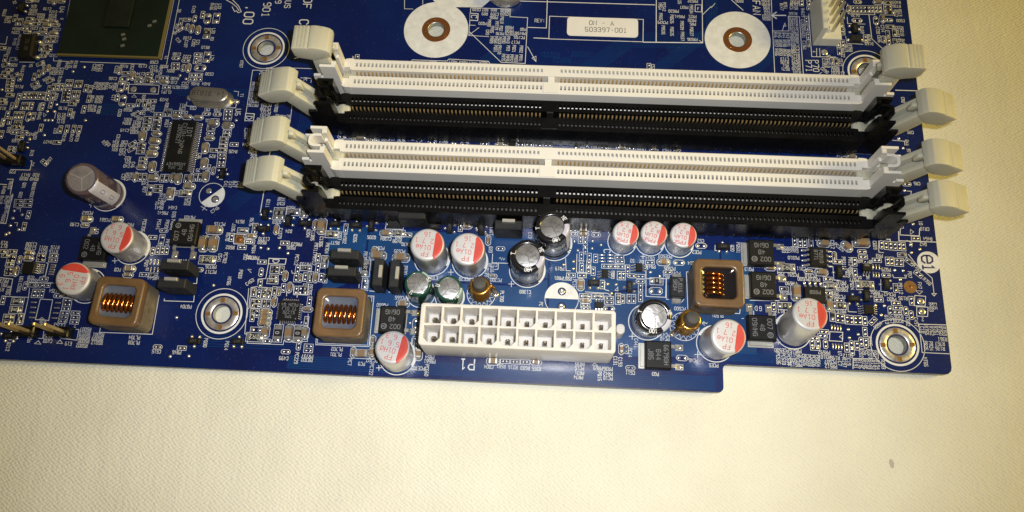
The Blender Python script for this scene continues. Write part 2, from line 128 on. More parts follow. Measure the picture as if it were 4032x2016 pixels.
TEXTS = [('R663',-101.64,22.47,-90,0.82),('R914',-100.54,20.3,-90,0.82),('R148',-99.58,20.33,-90,0.82),('Q26',-93.87,24.81,180,0.82),('R335',-93.7,23.54,180,0.82),('C178',-89.96,24.15,180,0.82),
('C424',-88.07,23.2,180,0.82),('C230',-93.71,22.43,180,0.82),('R565',-91.21,22.14,180,0.82),('R156',-87.93,22.01,180,0.82),('R561',-91.2,21.16,180,0.82),('C234',-87.85,21.06,180,0.82),
('R534',-97.09,17.53,180,0.82),('C231',-92.2,17.83,180,0.82),('C229',-85.75,17.69,180,0.82),('C224',-96.99,16.35,180,0.82),('R498',-96.49,13.42,-90,0.82),('R577',-95.26,12.08,-90,0.82),
('R422',-88.35,14.33,-90,0.82),('R123',-85.07,14.61,-90,0.82),('R825',-97.44,10.62,-90,0.82),('C802',-84.8,9.61,180,0.82),('R283',-95.14,6.29,180,0.82),('Y5',-90.26,6.31,-90,0.82),('R416',-92.16,5.19,-90,0.82),
('R500',-82.75,7.2,-90,0.82),('R407',-80.49,6.53,-90,0.82),('R115',-79.46,7.02,-90,0.82),('R138',-78.18,7.06,-90,0.82),('R198',-84.19,4.88,-90,0.82),('R349',-83.27,4.77,-90,0.82),('C161',-82.42,4.8,-90,0.82),
('C152',-81.48,4.83,-90,0.82),('R184',-81.48,2.23,-90,0.82),('C201',-72.96,6.29,-90,0.82),('R107',-72.01,6.24,-90,0.82),('C167',-71.07,6.27,-90,0.82),('R205',-87.13,6.82,-50,0.82),('R325',-84.95,2.46,35,0.82),
('R536',-86.97,-0.15,35,0.82),('R116',-91.92,-0.19,180,0.82),('R324',-81.25,-2.88,-90,0.82),('R541',-71.47,-3.16,-90,0.82),('R568',-70.13,-3.19,-90,0.82),('R560',-69.07,-3.15,-90,0.82),
('R103',-71.01,-5.27,180,0.82),('R365',-70.91,-6.34,180,0.82),('R708',-68.96,-6.21,-90,0.82),('R653',-84.92,-5.95,-90,0.82),('R170',-78.65,-6.09,180,0.82),('R172',-78.62,-7.97,180,0.82),
('R575',-78.47,-8.98,180,0.82),('R171',-78.41,-10.04,180,0.82),('R345',-84.44,-8.54,-90,0.82),('R685',-75.56,-8.06,-90,0.82),('C225',-92.49,-6.04,-90,0.82),('R121',-71.45,0.88,-90,0.82),
('R569',-70.49,0.77,-90,0.82),('R649',-69.51,0.81,-90,0.82),('R566',-68.45,0.85,-90,0.82),('L28',-67.29,1.04,-90,0.82),('R386',-66.17,0.78,-90,0.82),('R420',-93.76,-11.07,-90,0.82),('R13',-94.71,-6.76,180,0.82),
('C183',-66.83,5.92,-90,0.82),('R100',-64.96,7.04,180,0.82),('C527',-62.66,6.58,-90,0.82),('C258',-56.99,8.54,180,0.82),('C173',-59.84,7.29,180,0.82),('C157',-56.98,7.09,180,0.82),('R830',-54.08,7.35,180,0.82),
('R431',-56.64,6.0,180,0.82),('R429',-54.75,5.92,-90,0.82),('R831',-52.1,6.07,180,0.82),('C174',-59.91,4.89,180,0.82),('C186',-67.21,3.21,180,0.82),('R430',-50.49,3.84,180,0.82),('C10',-50.54,2.64,180,0.82),
('R571',-49.75,1.25,180,0.82),('C436',-46.89,1.86,-90,0.82),('C181',-47.92,1.83,-90,0.82),('CLIP1',-52.12,-0.31,180,0.82),('R404',-41.88,2.53,180,0.82),('R406',-44.78,2.42,180,0.82),
('C530',-41.45,5.51,180,0.82),('R348',-57.82,-2.43,-90,0.82),('R423',-52.23,-2.57,180,0.82),('C17',-65.89,-2.51,-90,0.82),('R550',-61.23,-5.91,180,0.82),('C528',-63.26,-6.92,-90,0.82),
('R743',-59.14,-6.85,35,0.82),('R347',-56.9,-6.18,-90,0.82),('R352',-54.75,-5.32,-90,0.82),('R35',-51.2,-4.28,-90,0.82),('R11',-47.02,-4.06,180,0.82),('C29',-46.9,-5.07,180,0.82),('C53',-44.06,-4.76,180,0.82),
('C52',-46.05,-6.14,180,0.82),('C51',-40.35,-4.97,180,0.82),('C50',-37.57,-5.09,180,0.82),('R36',-57.74,-8.23,180,0.82),('R301',-60.79,-8.73,180,0.82),('R531',-58.16,-9.4,180,0.82),('R304',-60.84,-9.79,180,0.82),
('R528',-58.1,-10.4,180,0.82),('R557',-50.3,-9.44,-90,0.82),('56',-39.67,-8.17,180,0.82),('U6',-32.0,-5.51,-90,1.3),('Y1',-31.73,-0.56,-90,0.82),('MTG7',-33.33,8.87,-90,0.82),('L23',-42.12,26.62,-90,0.82),
('C431',-43.18,26.37,-90,0.82),('R436',-44.29,26.48,-90,0.82),('C429',-49.18,25.36,-90,0.82),('20',-53.07,24.81,-90,0.82),('R93',-52.85,19.8,-90,0.82),('30',-53.04,17.87,-90,0.82),('C182',-49.37,16.3,180,0.82),
('C187',-49.37,14.51,-90,0.82),('C202',-47.35,14.83,-90,0.82),('C21',-46.24,15.03,-90,0.82),('L20',-42.54,18.77,-90,0.82),('R3',-42.54,16.3,-90,0.82),('R510',-43.89,13.58,180,0.82),('L24',-41.47,10.38,-90,0.82),
('R387',-44.69,9.6,-90,0.82),('C180',-51.3,11.24,180,0.82),('C222',-48.43,10.58,180,0.82),('41',-54.0,10.07,-90,0.82),('U4',-85.75,23.98,-90,1.3),('8',-85.1,21.1,-90,0.82),('C13',-51.67,15.51,-45,0.82),
('R388',-93.88,26.63,180,0.82),('32',-99.56,25.89,-60,0.82),('699',-91.57,-12.93,-90,0.82),('R492',-84.12,-14.35,-90,0.82),('R457',-85.52,-13.98,180,0.82),('R169',-88.85,-15.96,180,0.82),
('R427',-80.46,-15.96,180,0.82),('223',-79.11,-12.73,-90,0.82),('R218',-76.48,-14.48,-90,0.82),('R477',-74.51,-14.54,-90,0.82),('R573',-72.96,-14.42,-90,0.82),('D19',-83.86,-19.28,-90,0.82),
('2',-82.71,-22.44,180,0.82),('P29',-87.66,-24.71,180,0.82),('R707',-78.96,-21.32,60,0.82),('R20',-81.3,-25.34,180,0.82),('R417',-84.01,-25.44,180,0.82),('R840',-81.48,-26.52,180,0.82),
('R839',-84.25,-26.5,180,0.82),('Q31',-83.73,-28.39,-90,0.82),('R838',-81.15,-28.42,-90,0.82),('R837',-81.08,-30.86,-90,0.82),('Q32',-84.0,-30.98,-90,0.82),('R693',-87.34,-28.4,-90,0.82),
('R408',-88.66,-29.81,-90,0.82),('R651',-86.28,-32.15,-90,0.82),('R501',-86.76,-33.79,-90,0.82),('R650',-86.85,-37.52,-90,0.82),('R424',-87.35,-32.47,-90,0.82),('R695',-86.56,-35.12,-90,0.82),
('R418',-88.62,-32.52,-90,0.82),('R303',-58.24,-12.34,180,0.82),('C149',-60.94,-11.88,180,0.82),('C302',-58.56,-11.36,180,0.82),('C31',-62.23,-13.92,-90,0.82),('C30',-60.26,-15.25,180,0.82),
('C48',-60.45,-16.25,180,0.82),('C33',-60.32,-17.5,180,0.82),('C42',-60.24,-18.54,180,0.82),('R34',-62.6,-15.26,180,0.82),('R30',-62.51,-16.33,180,0.82),('R31',-62.46,-17.45,180,0.82),
('R33',-64.56,-15.85,-45,0.82),('R14',-65.45,-15.74,-45,0.82),('R22',-58.52,-19.67,180,0.82),('R21',-58.37,-20.77,180,0.82),('C46',-56.8,-21.54,-90,0.82),('C40',-58.39,-21.96,180,0.82),
('C37',-58.69,-24.92,-90,0.82),('R552',-57.75,-24.88,-90,0.82),('R551',-56.66,-24.83,-90,0.82),('28',-50.24,-23.56,180,0.82),('29',-39.7,-22.37,180,0.82),('C38',-37.05,-21.44,-90,0.82),
('C36',-40.01,-18.37,-90,0.82),('R29',-36.68,-18.3,180,0.82),('R425',-31.52,-16.78,180,0.82),('C44',-28.63,-14.71,180,0.82),('C49',-52.74,-26.53,180,0.82),('R27',-52.54,-28.21,-90,0.82),
('R412',-47.97,-30.18,-90,0.82),('R413',-46.94,-30.27,-90,0.82),('R642',-47.91,-31.86,180,0.82),('R641',-47.9,-32.98,180,0.82),('FB1',-44.14,-28.94,-90,0.82),('C34',-40.94,-30.56,180,0.82),
('R28',-40.89,-31.57,180,0.82),('C464',-44.4,-32.84,180,0.82),('PR641',-46.69,-34.32,180,0.82),('D25',-43.73,-34.67,-90,0.82),('C41',-31.98,-25.88,-90,0.82),('C47',-30.83,-25.97,-90,0.82),
('R47',-29.84,-25.79,-90,0.82),('C43',-28.82,-25.83,-90,0.82),('R23',-27.78,-25.98,-90,0.82),('C746',-33.6,-32.93,40,0.82),('R12',-28.76,-10.48,180,0.82),('C45',-28.6,-11.55,180,0.82),
('R15',-28.45,-12.54,180,0.82),('C5',-27.76,-13.64,180,0.82),('PC662',-65.73,-35.11,180,0.82),('C190',-68.35,-38.34,180,0.82),('PC661',-60.95,-36.79,180,0.82),('PR5',-54.19,-37.8,180,0.82),
('PCE705',-50.79,-37.87,-90,0.82),('PC641',-47.11,-37.45,-90,0.82),('PR39',-45.02,-37.23,-90,0.82),('PR640',-43.63,-37.31,-90,0.82),('PQ703',-39.61,-35.24,180,0.82),('PC715',-31.73,-36.68,180,0.82),
('R674',-26.75,-35.81,180,0.82),('J106',-28.12,-37.44,-90,0.82),('R678',-29.21,-39.97,-90,0.82),('R676',-23.88,-35.82,-90,0.82),('R502',-28.15,-42.69,180,0.82),('R13',-85.0,-43.88,180,0.82),
('R17',-84.77,-44.78,180,0.82),('C1338',-78.07,-43.98,180,0.82),('C1339',-78.07,-45.01,180,0.82),('R211',-74.88,-44.75,180,0.82),('R715',-71.92,-44.54,180,0.82),('R212',-74.76,-45.78,180,0.82),
('R716',-72.04,-45.66,180,0.82),('S',-62.29,-39.92,180,1.2),('PR7',-44.01,-42.02,-90,0.82),('U51',-78.47,-53.15,-90,0.82),('U18',-76.14,-52.54,180,0.82),('R5003',-75.47,-53.27,180,0.82),
('C506',-78.44,-55.28,-90,0.82),('C4754',-69.49,-55.64,180,0.82),('U76',-70.54,-63.7,180,0.82),('2',-62.46,-64.07,180,0.82),('C4753',-66.35,-64.0,180,0.82),('J3',-72.75,-68.15,180,0.82),
('C493',-68.32,-68.02,180,0.82),('E19',-63.17,-68.44,180,0.82),('R5007',-59.76,-64.8,180,0.82),('R5010',-59.79,-65.77,180,0.82),('R5005',-59.71,-66.72,180,0.82),('R5000',-59.62,-67.68,180,0.82),
('R5002',-59.81,-68.77,180,0.82),('R5001',-56.38,-65.97,180,0.82),('R5009',-56.4,-66.98,180,0.82),('R5012',-56.33,-67.89,180,0.82),('Q212',-77.53,-69.8,-90,0.82),('PL704',-47.55,-66.25,180,0.82),
('PL703',-47.42,-67.49,180,0.82),('C515',-41.62,-69.37,180,0.82),('PR46',-36.74,-69.34,180,0.82),('PQ30',-30.25,-66.72,-90,0.82),('PQ14',-25.06,-67.2,-90,0.82),('PQ704',-36.47,-58.16,180,0.82),
('MTG6',-27.02,-51.3,-90,0.82),('PR726',-32.11,-47.86,180,0.82),('PC717',-31.89,-49.17,180,0.82),('PQ33',-24.51,-49.43,-90,0.82),('C453',-21.9,-51.33,40,0.82),('PC8',-55.04,-49.61,180,0.82),
('PQ9',-48.27,-47.67,-90,0.82),('S2',-47.73,-49.17,-90,0.6),('PC717',-39.18,-46.77,180,0.82),('F3',-35.9,-53.56,180,0.82),('PR644',-45.84,-51.36,180,0.82),('C541',-30.29,-45.5,-90,0.82),
('PC702',-28.94,-45.44,-90,0.82),('202',-23.97,-44.97,-90,0.82),('R738',-22.61,-45.04,180,0.82),('PR13',-82.54,-53.7,180,0.82),('PR1',-82.41,-54.7,180,0.82),('R7',-82.62,-55.84,180,0.82),
('R785',-80.97,-56.02,-90,0.82),('.00',-33.57,24.24,-90,2.6),('901',-29.05,25.98,-90,2.0),('9',-26.15,28.61,-90,1.6),('US',-23.45,27.91,-90,1.6),('OF',-18.05,28.42,-90,2.2),('C',-18.22,22.44,-90,2.4),
('A',-18.15,11.69,-90,2.2),('PR23',-24.88,7.33,180,0.82),('PC720',-27.66,5.49,-90,0.82),('PR731',-28.1,2.22,-90,0.82),('PR728',-29.29,2.17,-90,0.82),('R710',-28.69,-0.01,180,0.82),('R622',-28.67,-1.03,180,0.82),
('PR701',-28.37,-2.13,180,0.82),('PR736',-28.33,-3.29,180,0.82),('PC703',-24.81,-3.15,180,0.82),('PC708',-24.91,-4.32,180,0.82),('PC721',-24.75,-5.38,180,0.82),('PR1',-25.38,-6.41,180,0.82),
('PU700',-22.12,-3.69,-90,0.82),('PC',-23.92,-6.64,-90,0.82),('PR',-21.63,-6.26,-90,0.82),('PC',-20.57,-6.37,-90,0.82),('PR',-19.64,-6.47,-90,0.82),('PC7',-18.59,-6.58,-90,0.82),('PR48',-25.64,-7.34,180,0.82),
('PC',-15.54,4.91,-90,0.82),('D',-28.82,-6.97,-90,1.5),('R',-3.62,11.92,180,0.82),('C',27.96,25.79,-90,1.5),('C693',28.5,28.0,180,0.82),('R827',23.22,11.5,180,0.82),('R823',25.99,11.42,180,0.82),
('R829',28.63,11.31,180,0.82),('C226',17.97,11.22,180,0.7),('R401',-26.47,-15.6,180,0.82),('R402',-26.43,-16.72,180,0.82),('R26',-26.02,-17.76,180,0.82),('R25',-26.05,-18.73,180,0.82),
('Q211',-20.44,-30.65,-90,0.82),('R479',-16.64,-29.96,-90,0.82),('R675',-17.64,-30.0,-90,0.82),('R503',-14.49,-31.6,180,0.82),('Q203',-17.48,-35.56,180,0.82),('C1379',-16.2,-38.51,-90,0.82),
('D24',-14.18,-37.85,180,0.82),('Q204',-9.19,-38.21,-90,0.82),('C1385',-8.01,-38.68,-90,0.82),('C1386',-5.72,-40.27,-90,0.82),('Q207',-1.25,-38.53,-90,0.82),('R4982',0.05,-39.12,-90,0.82),
('Q206',2.62,-39.01,-90,0.82),('R677',-2.26,-40.38,180,0.82),('Q205',6.63,-38.58,180,0.82),('C1384',10.21,-38.82,180,0.82),('R498',13.08,-39.34,180,0.82),('D50',13.36,-38.35,180,0.82),
('C478',15.35,-40.02,180,0.82),('C1378',-20.06,-40.1,180,0.82),('R688',-20.41,-41.07,180,0.82),('PR623',-11.76,-41.17,180,0.82),('PQ35',-12.99,-42.12,180,0.82),('PQ34',-22.23,-42.9,-90,0.82),
('PR711',-6.86,-41.99,-90,0.82),('PR704',-4.05,-41.87,-90,0.82),('PC540',8.75,-41.33,180,0.82),('PC539',13.94,-41.92,180,0.82),('R7',5.52,-11.96,-90,0.82),('C198',7.55,-11.74,180,0.82),
('C1',9.46,-11.67,-90,0.82),('R5',11.03,-12.03,-90,0.82),('R6',12.17,-11.98,-90,0.82),('U28',14.04,-11.43,180,0.82),('C220',19.77,-11.26,180,0.82),('C205',22.45,-11.3,180,0.82),('R023',22.52,-12.27,180,0.82),
('366',-14.63,-29.08,180,0.82),('PC712',-11.22,-45.19,-90,0.82),('PR733',-8.89,-46.23,180,0.82),('PR712',-6.84,-45.0,-90,0.82),('PR738',-21.9,-45.14,180,0.82),('PR705',-6.84,-52.66,-90,0.82),
('PR706',5.58,-43.71,-90,0.82),('PR707',6.71,-50.96,-90,0.82),('PQ701',10.86,-51.52,-90,0.82),('PQ70',15.83,-46.69,-90,0.82),('PC665',15.27,-53.68,180,0.82),('PQ660',11.04,-55.7,180,0.82),
('PL702',1.34,-66.84,180,0.82),('PL701',1.21,-68.14,180,0.82),('PC7',4.73,-69.75,-90,0.82),('PC9',7.57,-70.09,180,0.82),('PC707',9.93,-69.16,180,0.82),('PC722',10.03,-71.26,-90,0.82),
('PCE701',20.9,-70.53,180,0.82),('PC660',23.02,-70.9,-90,0.82),('PR54',23.47,-67.84,180,0.82),('PR661',23.54,-68.77,180,0.82),('C499',-11.02,-69.59,180,0.82),('PC229',-7.99,-69.39,-90,0.82),
('PR737',-5.46,-68.92,180,0.82),('PR702',-5.47,-69.74,180,0.82),('P1',32.4,-69.07,180,2.4),('D',-16.28,-45.79,-90,1.5),('PCE70',30.42,-48.31,180,0.82),('E70',23.09,-48.38,180,0.82),('*',-7.94,-60.8,0,0.82),
('REV:',45.82,25.18,0,1.05),('C698',36.12,27.95,180,0.82),('R88',33.21,28.1,180,0.82),('R87',30.87,28.02,180,0.82),('C503',36.17,26.86,180,0.82),('C209',33.5,26.77,180,0.82),('R89',30.81,26.76,180,0.82),
('PR86',33.34,25.67,180,0.82),('PQ18',35.6,24.97,-90,0.82),('PQ20',30.41,23.7,180,0.82),('PR88',32.19,23.92,-90,0.82),('PR729',34.28,23.22,-90,0.82),('PQ2',35.48,22.34,-90,0.82),('PR80',37.72,22.73,180,0.82),
('PR38',37.77,21.65,180,0.82),('PR85',33.1,21.94,-90,0.82),('CR3',31.9,20.98,-90,0.82),('PR78',35.3,20.73,180,0.82),('PR79',37.82,20.73,180,0.82),('PQ8',41.47,22.24,180,0.82),('PR49',41.13,21.0,180,0.82),
('PC19',40.92,19.71,180,0.82),('PR84',39.48,20.33,-90,0.82),('PR89',33.15,18.73,-90,0.82),('PR68',34.26,18.77,-90,0.82),('PQ23',35.33,18.65,-90,0.82),('PR90',36.46,18.85,-90,0.82),('PR43',37.59,18.89,-90,0.82),
('PC17',39.59,18.2,180,0.82),('PQ31',34.36,16.03,-90,0.82),('PR103',35.43,15.77,-90,0.82),('PD3',37.72,16.31,-90,0.82),('PQ21',39.31,16.21,-90,0.82),('PR82',41.21,16.13,-90,0.82),('PR75',36.56,13.4,-90,0.82),
('PR96',37.67,13.29,-90,0.82),('PR92',38.77,13.33,-90,0.82),('PR83',39.98,13.23,-90,0.82),('PR91',41.21,13.42,-90,0.82),('R824',31.33,11.56,180,0.82),('C52',76.18,12.03,-90,0.82),('PR64',78.22,30.84,-90,0.82),
('PC542',79.29,30.72,-90,0.82),('PR65',78.38,27.57,-90,0.82),('PC529',78.9,25.74,180,0.82),('PR535',79.01,23.43,-90,0.82),('PQ526',81.36,26.91,-90,0.82),('PQ525',81.32,23.06,-90,0.82),
('PR533',81.85,29.41,180,0.82),('PR541',83.41,27.75,180,0.82),('PR37',84.71,30.75,180,0.82),('PR532',87.08,32.81,180,0.82),('PR534',86.63,30.2,-90,0.82),('PR21',86.85,27.87,180,0.82),
('PR20',86.75,26.69,180,0.82),('PR5',86.93,25.56,180,0.82),('PQ527',86.57,23.25,-90,0.82),('PR539',84.03,25.0,-90,0.82),('PR537',84.1,21.63,-90,0.82),('PR536',86.7,20.75,180,0.82),('525',83.49,32.59,-90,0.82),
('F',88.49,30.42,0,0.8),('C651',61.26,-11.86,180,0.82),('C199',65.66,-11.77,180,0.82),('R77',72.93,-11.67,180,0.82),('R78',72.98,-12.5,180,0.82),('C657',79.55,-11.96,180,0.82),('C1387',36.23,-35.4,-90,0.82),
('C13',45.79,-36.42,-90,0.82),('Q20',36.29,-40.54,-90,0.82),('PCE2',86.56,-39.04,180,0.82),('C52',87.58,-36.07,180,0.82),('C',64.75,-39.71,-90,1.5),('AC',58.0,-11.98,-90,0.82),('C1381',36.75,-44.45,180,0.82),
('U16',36.93,-45.53,-90,0.82),('R139',35.66,-46.33,-90,0.82),('PC700',38.04,-48.23,180,0.82),('PL700',39.69,-52.24,-90,0.82),('C1388',45.21,-50.89,180,0.82),('PQ19',53.34,-44.69,180,0.82),
('PR81',53.17,-47.08,180,0.82),('PR87',55.2,-47.16,180,0.82),('PC16',57.01,-48.27,-90,0.82),('PC',49.13,-53.78,-90,0.82),('C514',75.18,-41.12,180,0.82),('PCE503',78.89,-40.45,180,0.82),
('PC314',85.66,-41.93,180,0.82),('PR44',75.41,-43.24,180,0.82),('PC505',79.93,-43.55,180,0.82),('PC4',81.69,-44.67,180,0.82),('PD4',79.08,-45.38,180,0.82),('S2',70.88,-41.93,180,0.82),
('D2',73.15,-42.09,180,0.82),('G',74.45,-43.54,180,0.82),('PC500',82.27,-53.42,180,0.82),('PC42',78.69,-59.93,180,0.82),('PC48',78.57,-60.93,180,0.82),('C441',71.85,-62.25,-90,0.82),
('PQ3',76.32,-69.34,180,0.82),('PC46',85.16,-65.74,180,0.82),('PC14',70.47,-64.54,-90,0.82),('C131',67.03,-66.68,-90,0.82),('C193',68.18,-66.86,-90,0.82),('C511',70.49,-69.3,180,0.82),
('C804',37.48,-69.42,180,0.82),('R681',40.36,-69.18,180,0.82),('R216',43.14,-69.28,180,0.82),('R683',46.03,-69.33,180,0.82),('R355',48.68,-69.38,180,0.82),('PR70',58.76,-67.69,180,0.82),
('PC15',58.67,-68.76,180,0.82),('PR71',58.7,-69.84,180,0.82),('PR74',58.49,-70.89,180,0.82),('PR69',63.04,-68.61,180,0.82),('PR36',65.33,-68.62,180,0.82),('PR42',65.34,-69.77,180,0.82),
('PC18',65.36,-70.81,180,0.82),('PQ15',63.41,-70.44,-90,0.82),('PL',88.02,-56.65,50,0.82),('D1',66.24,-45.01,180,0.6),('G2',66.25,-45.64,180,0.6),('S2',66.25,-46.34,180,0.6),('FAN',104.16,31.28,-90,1.9),
('P70',118.79,13.9,-90,1.5),('P71',116.99,13.83,-90,1.5),('R836',99.61,33.25,180,0.82),('R394',106.64,33.56,180,0.82),('R490',106.72,32.46,180,0.82),('R39',106.81,31.53,180,0.82),('C55',106.89,30.6,180,0.82),
('R49',106.98,29.67,180,0.82),('R833',106.67,28.73,180,0.82),('R834',106.63,27.8,180,0.82),('R751',111.91,32.18,-90,0.82),('R147',110.91,31.83,-90,0.82),('R200',114.44,33.51,180,0.82),
('C678',114.25,32.57,180,0.82),('R549',114.13,31.47,180,0.82),('R165',113.82,29.76,180,0.82),('R710',113.8,28.46,180,0.82),('R130',113.81,27.44,180,0.82),('R133',113.83,26.37,180,0.82),
('R749',113.82,25.29,180,0.82),('C701',113.81,24.29,180,0.82),('R635',113.83,23.25,180,0.82),('R508',113.76,22.19,180,0.82),('R666',113.76,21.19,180,0.82),('C703',113.77,20.13,180,0.82),
('C702',113.76,19.08,180,0.82),('C700',113.7,18.12,180,0.82),('R442',113.72,17.04,180,0.82),('R245',113.73,16.03,180,0.82),('R529',113.72,14.96,180,0.82),('R526',113.71,13.95,180,0.82),
('R520',113.65,12.91,180,0.82),('R101',113.74,11.8,180,0.82),('R46',108.87,22.98,-90,0.82),('R45',109.9,22.93,-90,0.82),('R44',111.02,22.91,-90,0.82),('R43',112.07,22.94,-90,0.82),('R592',108.86,20.41,-90,0.82),
('R588',109.9,20.44,-90,0.82),('R590',110.99,20.48,-90,0.82),('R591',112.03,20.52,-90,0.82),('R456',108.85,17.7,-90,0.82),('R593',109.88,17.74,-90,0.82),('R594',110.91,17.62,-90,0.82),
('R595',111.94,17.51,-90,0.82),('C713',110.8,15.68,180,0.82),('R105',110.75,14.73,180,0.82),('R51',110.95,13.67,180,0.82),('R671',110.81,12.66,180,0.82),('R4619',116.47,30.16,-90,0.82),
('C1360',116.25,26.6,-90,0.82),('R4621',116.2,23.7,-90,0.82),('C1361',116.23,20.07,-90,0.82),('D170',130.33,29.87,180,0.82),('D169',131.78,25.33,-90,0.82),('D168',133.23,21.14,180,0.82),
('R686',133.38,22.95,-90,0.82),('R619',127.22,19.57,-90,0.82),('R750',128.25,19.61,-90,0.82),('R4622',126.16,18.18,-90,0.82),('C519',125.41,15.18,-90,0.82),('R4618',122.06,14.91,-90,0.82),
('C1359',121.03,14.87,-90,0.82),('R506',123.76,13.64,180,0.82),('R507',123.77,12.76,180,0.82),('R297',123.75,11.79,180,0.82),('C090',121.0,12.66,-40,0.82),('C1',125.67,11.95,-90,0.82),
('4',118.69,18.21,-90,0.82),('5',122.34,17.06,-90,0.82),('C720',135.92,25.32,-90,0.82),('C714',137.28,25.98,-90,0.82),('C695',136.08,22.75,-90,0.82),('R497',141.03,24.59,-90,0.82),('R210',142.23,24.94,-90,0.82),
('R232',141.6,26.38,180,0.82),('C500',142.21,28.6,180,0.82),('R513',142.32,31.07,-90,0.82),('R512',141.26,30.88,-90,0.82),('R409',141.73,34.31,180,0.82),('R736',141.6,33.06,180,0.82),
('R140',141.28,21.88,-90,0.82),('R49',142.2,22.07,-90,0.82),('CR8',140.45,4.68,-90,0.82),('C416',123.23,-11.6,180,0.82),('CR6',141.5,-18.7,180,0.82),('CR10',142.13,-30.7,180,0.82),('R464',142.56,-33.24,180,0.82),
('Q42',141.34,-34.69,180,0.82),('Q44',140.22,-7.5,-90,0.82),('C659',129.69,-35.43,-90,0.82),('PC312',119.5,-35.36,-90,0.82),('PC328',121.09,-36.3,-40,0.82),('Q20',95.21,-37.66,-90,0.82),
('PQ501',96.65,-37.47,-90,0.82),('R83',107.6,-37.51,-90,0.82),('R84',108.62,-37.54,-90,0.82),('R81',109.68,-37.42,-90,0.82),('R82',110.7,-37.38,-90,0.82),('PC313',116.71,-34.46,180,0.82),
('S',106.57,-36.79,180,1.1),('CR5',141.38,-4.54,180,0.82),('Q1',140.36,-9.69,180,0.82),('10',141.34,-29.19,-90,0.82),('PU310',109.86,-39.51,180,0.82),('PC504',101.1,-41.94,180,0.82),
('PQ13',99.05,-42.85,180,0.82),('PC311',111.82,-42.18,180,0.82),('PR5',106.55,-43.77,180,0.82),('PC591',109.49,-43.82,180,0.82),('PC310',113.71,-43.89,180,0.82),('PR590',108.89,-46.02,180,0.82),
('PU500',111.9,-44.78,180,0.82),('PR310',114.48,-44.79,180,0.82),('PR16',120.88,-45.26,180,0.82),('PC572',121.04,-46.18,180,0.82),('PR595',120.86,-47.03,180,0.82),('PD2',119.15,-48.03,180,0.82),
('PC209',120.14,-48.84,180,0.82),('PR311',121.86,-40.12,-90,0.82),('PR124',123.43,-40.18,-90,0.82),('PR51',123.3,-42.68,-90,0.82),('PQ22',122.52,-42.84,-90,0.82),('PQ27',123.98,-44.43,180,0.82),
('PQ24',123.39,-45.88,-90,0.82),('PR3',130.51,-38.12,180,0.82),('PQ29',131.83,-41.57,180,0.82),('PD7',137.34,-42.57,-90,0.82),('R783',139.28,-40.75,-45,0.82),('R758',141.25,-44.13,-45,0.82),
('FM7',139.4,-45.19,-90,0.82),('PC642',132.07,-47.71,180,0.82),('PR56',128.63,-47.25,180,0.82),('PR45',129.26,-48.03,180,0.82),('PR112',134.77,-46.13,-90,0.82),('R135',135.11,-48.55,180,0.82),
('PQ32',132.41,-48.91,180,0.82),('E15',142.43,-50.16,-90,0.82),('R483',141.48,-50.44,-90,0.82),('2',139.19,-53.54,180,0.82),('R206',133.62,-53.07,180,0.82),('R208',133.52,-54.15,180,0.82),
('C502',135.69,-54.18,-90,0.82),('C497',137.63,-54.21,-90,0.82),('C57',131.93,-53.98,-90,0.82),('Q113',130.79,-53.92,-90,0.82),('PR15',120.33,-52.34,180,0.82),('R17',106.17,-52.97,180,0.82),
('PR594',107.47,-48.42,180,0.82),('PR18',104.48,-54.24,-90,0.82),('C18',138.81,-56.06,-90,0.82),('R755',139.82,-56.13,-90,0.82),('R762',140.96,-56.2,-90,0.82),('R761',141.99,-56.15,-90,0.82),
('R760',143.02,-56.1,-90,0.82),('R759',143.92,-56.18,-90,0.82),('R361',143.24,-58.1,180,0.82),('R757',142.55,-59.18,180,0.82),('R136',142.42,-60.36,180,0.82),('PR24',140.44,-59.86,-90,0.82),
('PR25',139.2,-59.8,-90,0.82),('MTG5',138.78,-63.65,-90,0.82),('PL501',91.12,-54.72,180,0.82),('PCE500',105.77,-62.43,180,0.82),('PR515',108.96,-62.45,180,0.82),('PC535',104.87,-64.38,-90,0.82),
('PC533',106.11,-64.44,-90,0.82),('PC534',107.25,-64.51,-90,0.82),('PR511',109.13,-63.49,180,0.82),('PC508',108.95,-64.62,180,0.82),('PR5134',108.66,-65.65,180,0.82),('PR505',110.96,-64.45,-90,0.82),
('PC503',112.02,-64.52,-90,0.82),('PC506',113.04,-64.59,-90,0.82),('PR504',114.06,-64.55,-90,0.82),('PR592',115.57,-62.5,180,0.82),('R310',115.83,-63.54,180,0.82),('PC507',116.89,-64.65,180,0.82),
('PR512',116.93,-65.69,180,0.82),('R196',117.98,-63.67,180,0.82),('U7',119.2,-62.57,-90,0.82),('C7',119.02,-64.9,-90,0.82),('R197',120.06,-64.62,-90,0.82),('Q112',120.98,-63.07,180,0.82),
('C19',121.09,-64.46,-90,0.82),('R202',124.11,-62.23,-90,0.82),('C56',125.16,-61.84,-90,0.82),('R207',126.14,-62.37,-90,0.82),('PQ17',127.25,-62.56,-90,0.82),('R205',126.41,-59.32,-90,0.82),
('R204',128.58,-55.44,40,0.82),('R191',122.64,-64.85,-90,0.82),('R176',123.67,-64.8,-90,0.82),('R195',124.68,-64.87,-90,0.82),('R193',125.7,-64.83,-90,0.82),('R192',126.71,-64.89,-90,0.82),
('R194',127.73,-64.85,-90,0.82),('R203',128.98,-64.68,-90,0.82),('PCE5',89.84,-66.69,180,0.82),('G',101.31,-52.58,180,1.1),('D',100.27,-52.55,180,1.1),('S',99.1,-52.55,180,1.1),('S1',127.97,-40.24,-90,0.6),
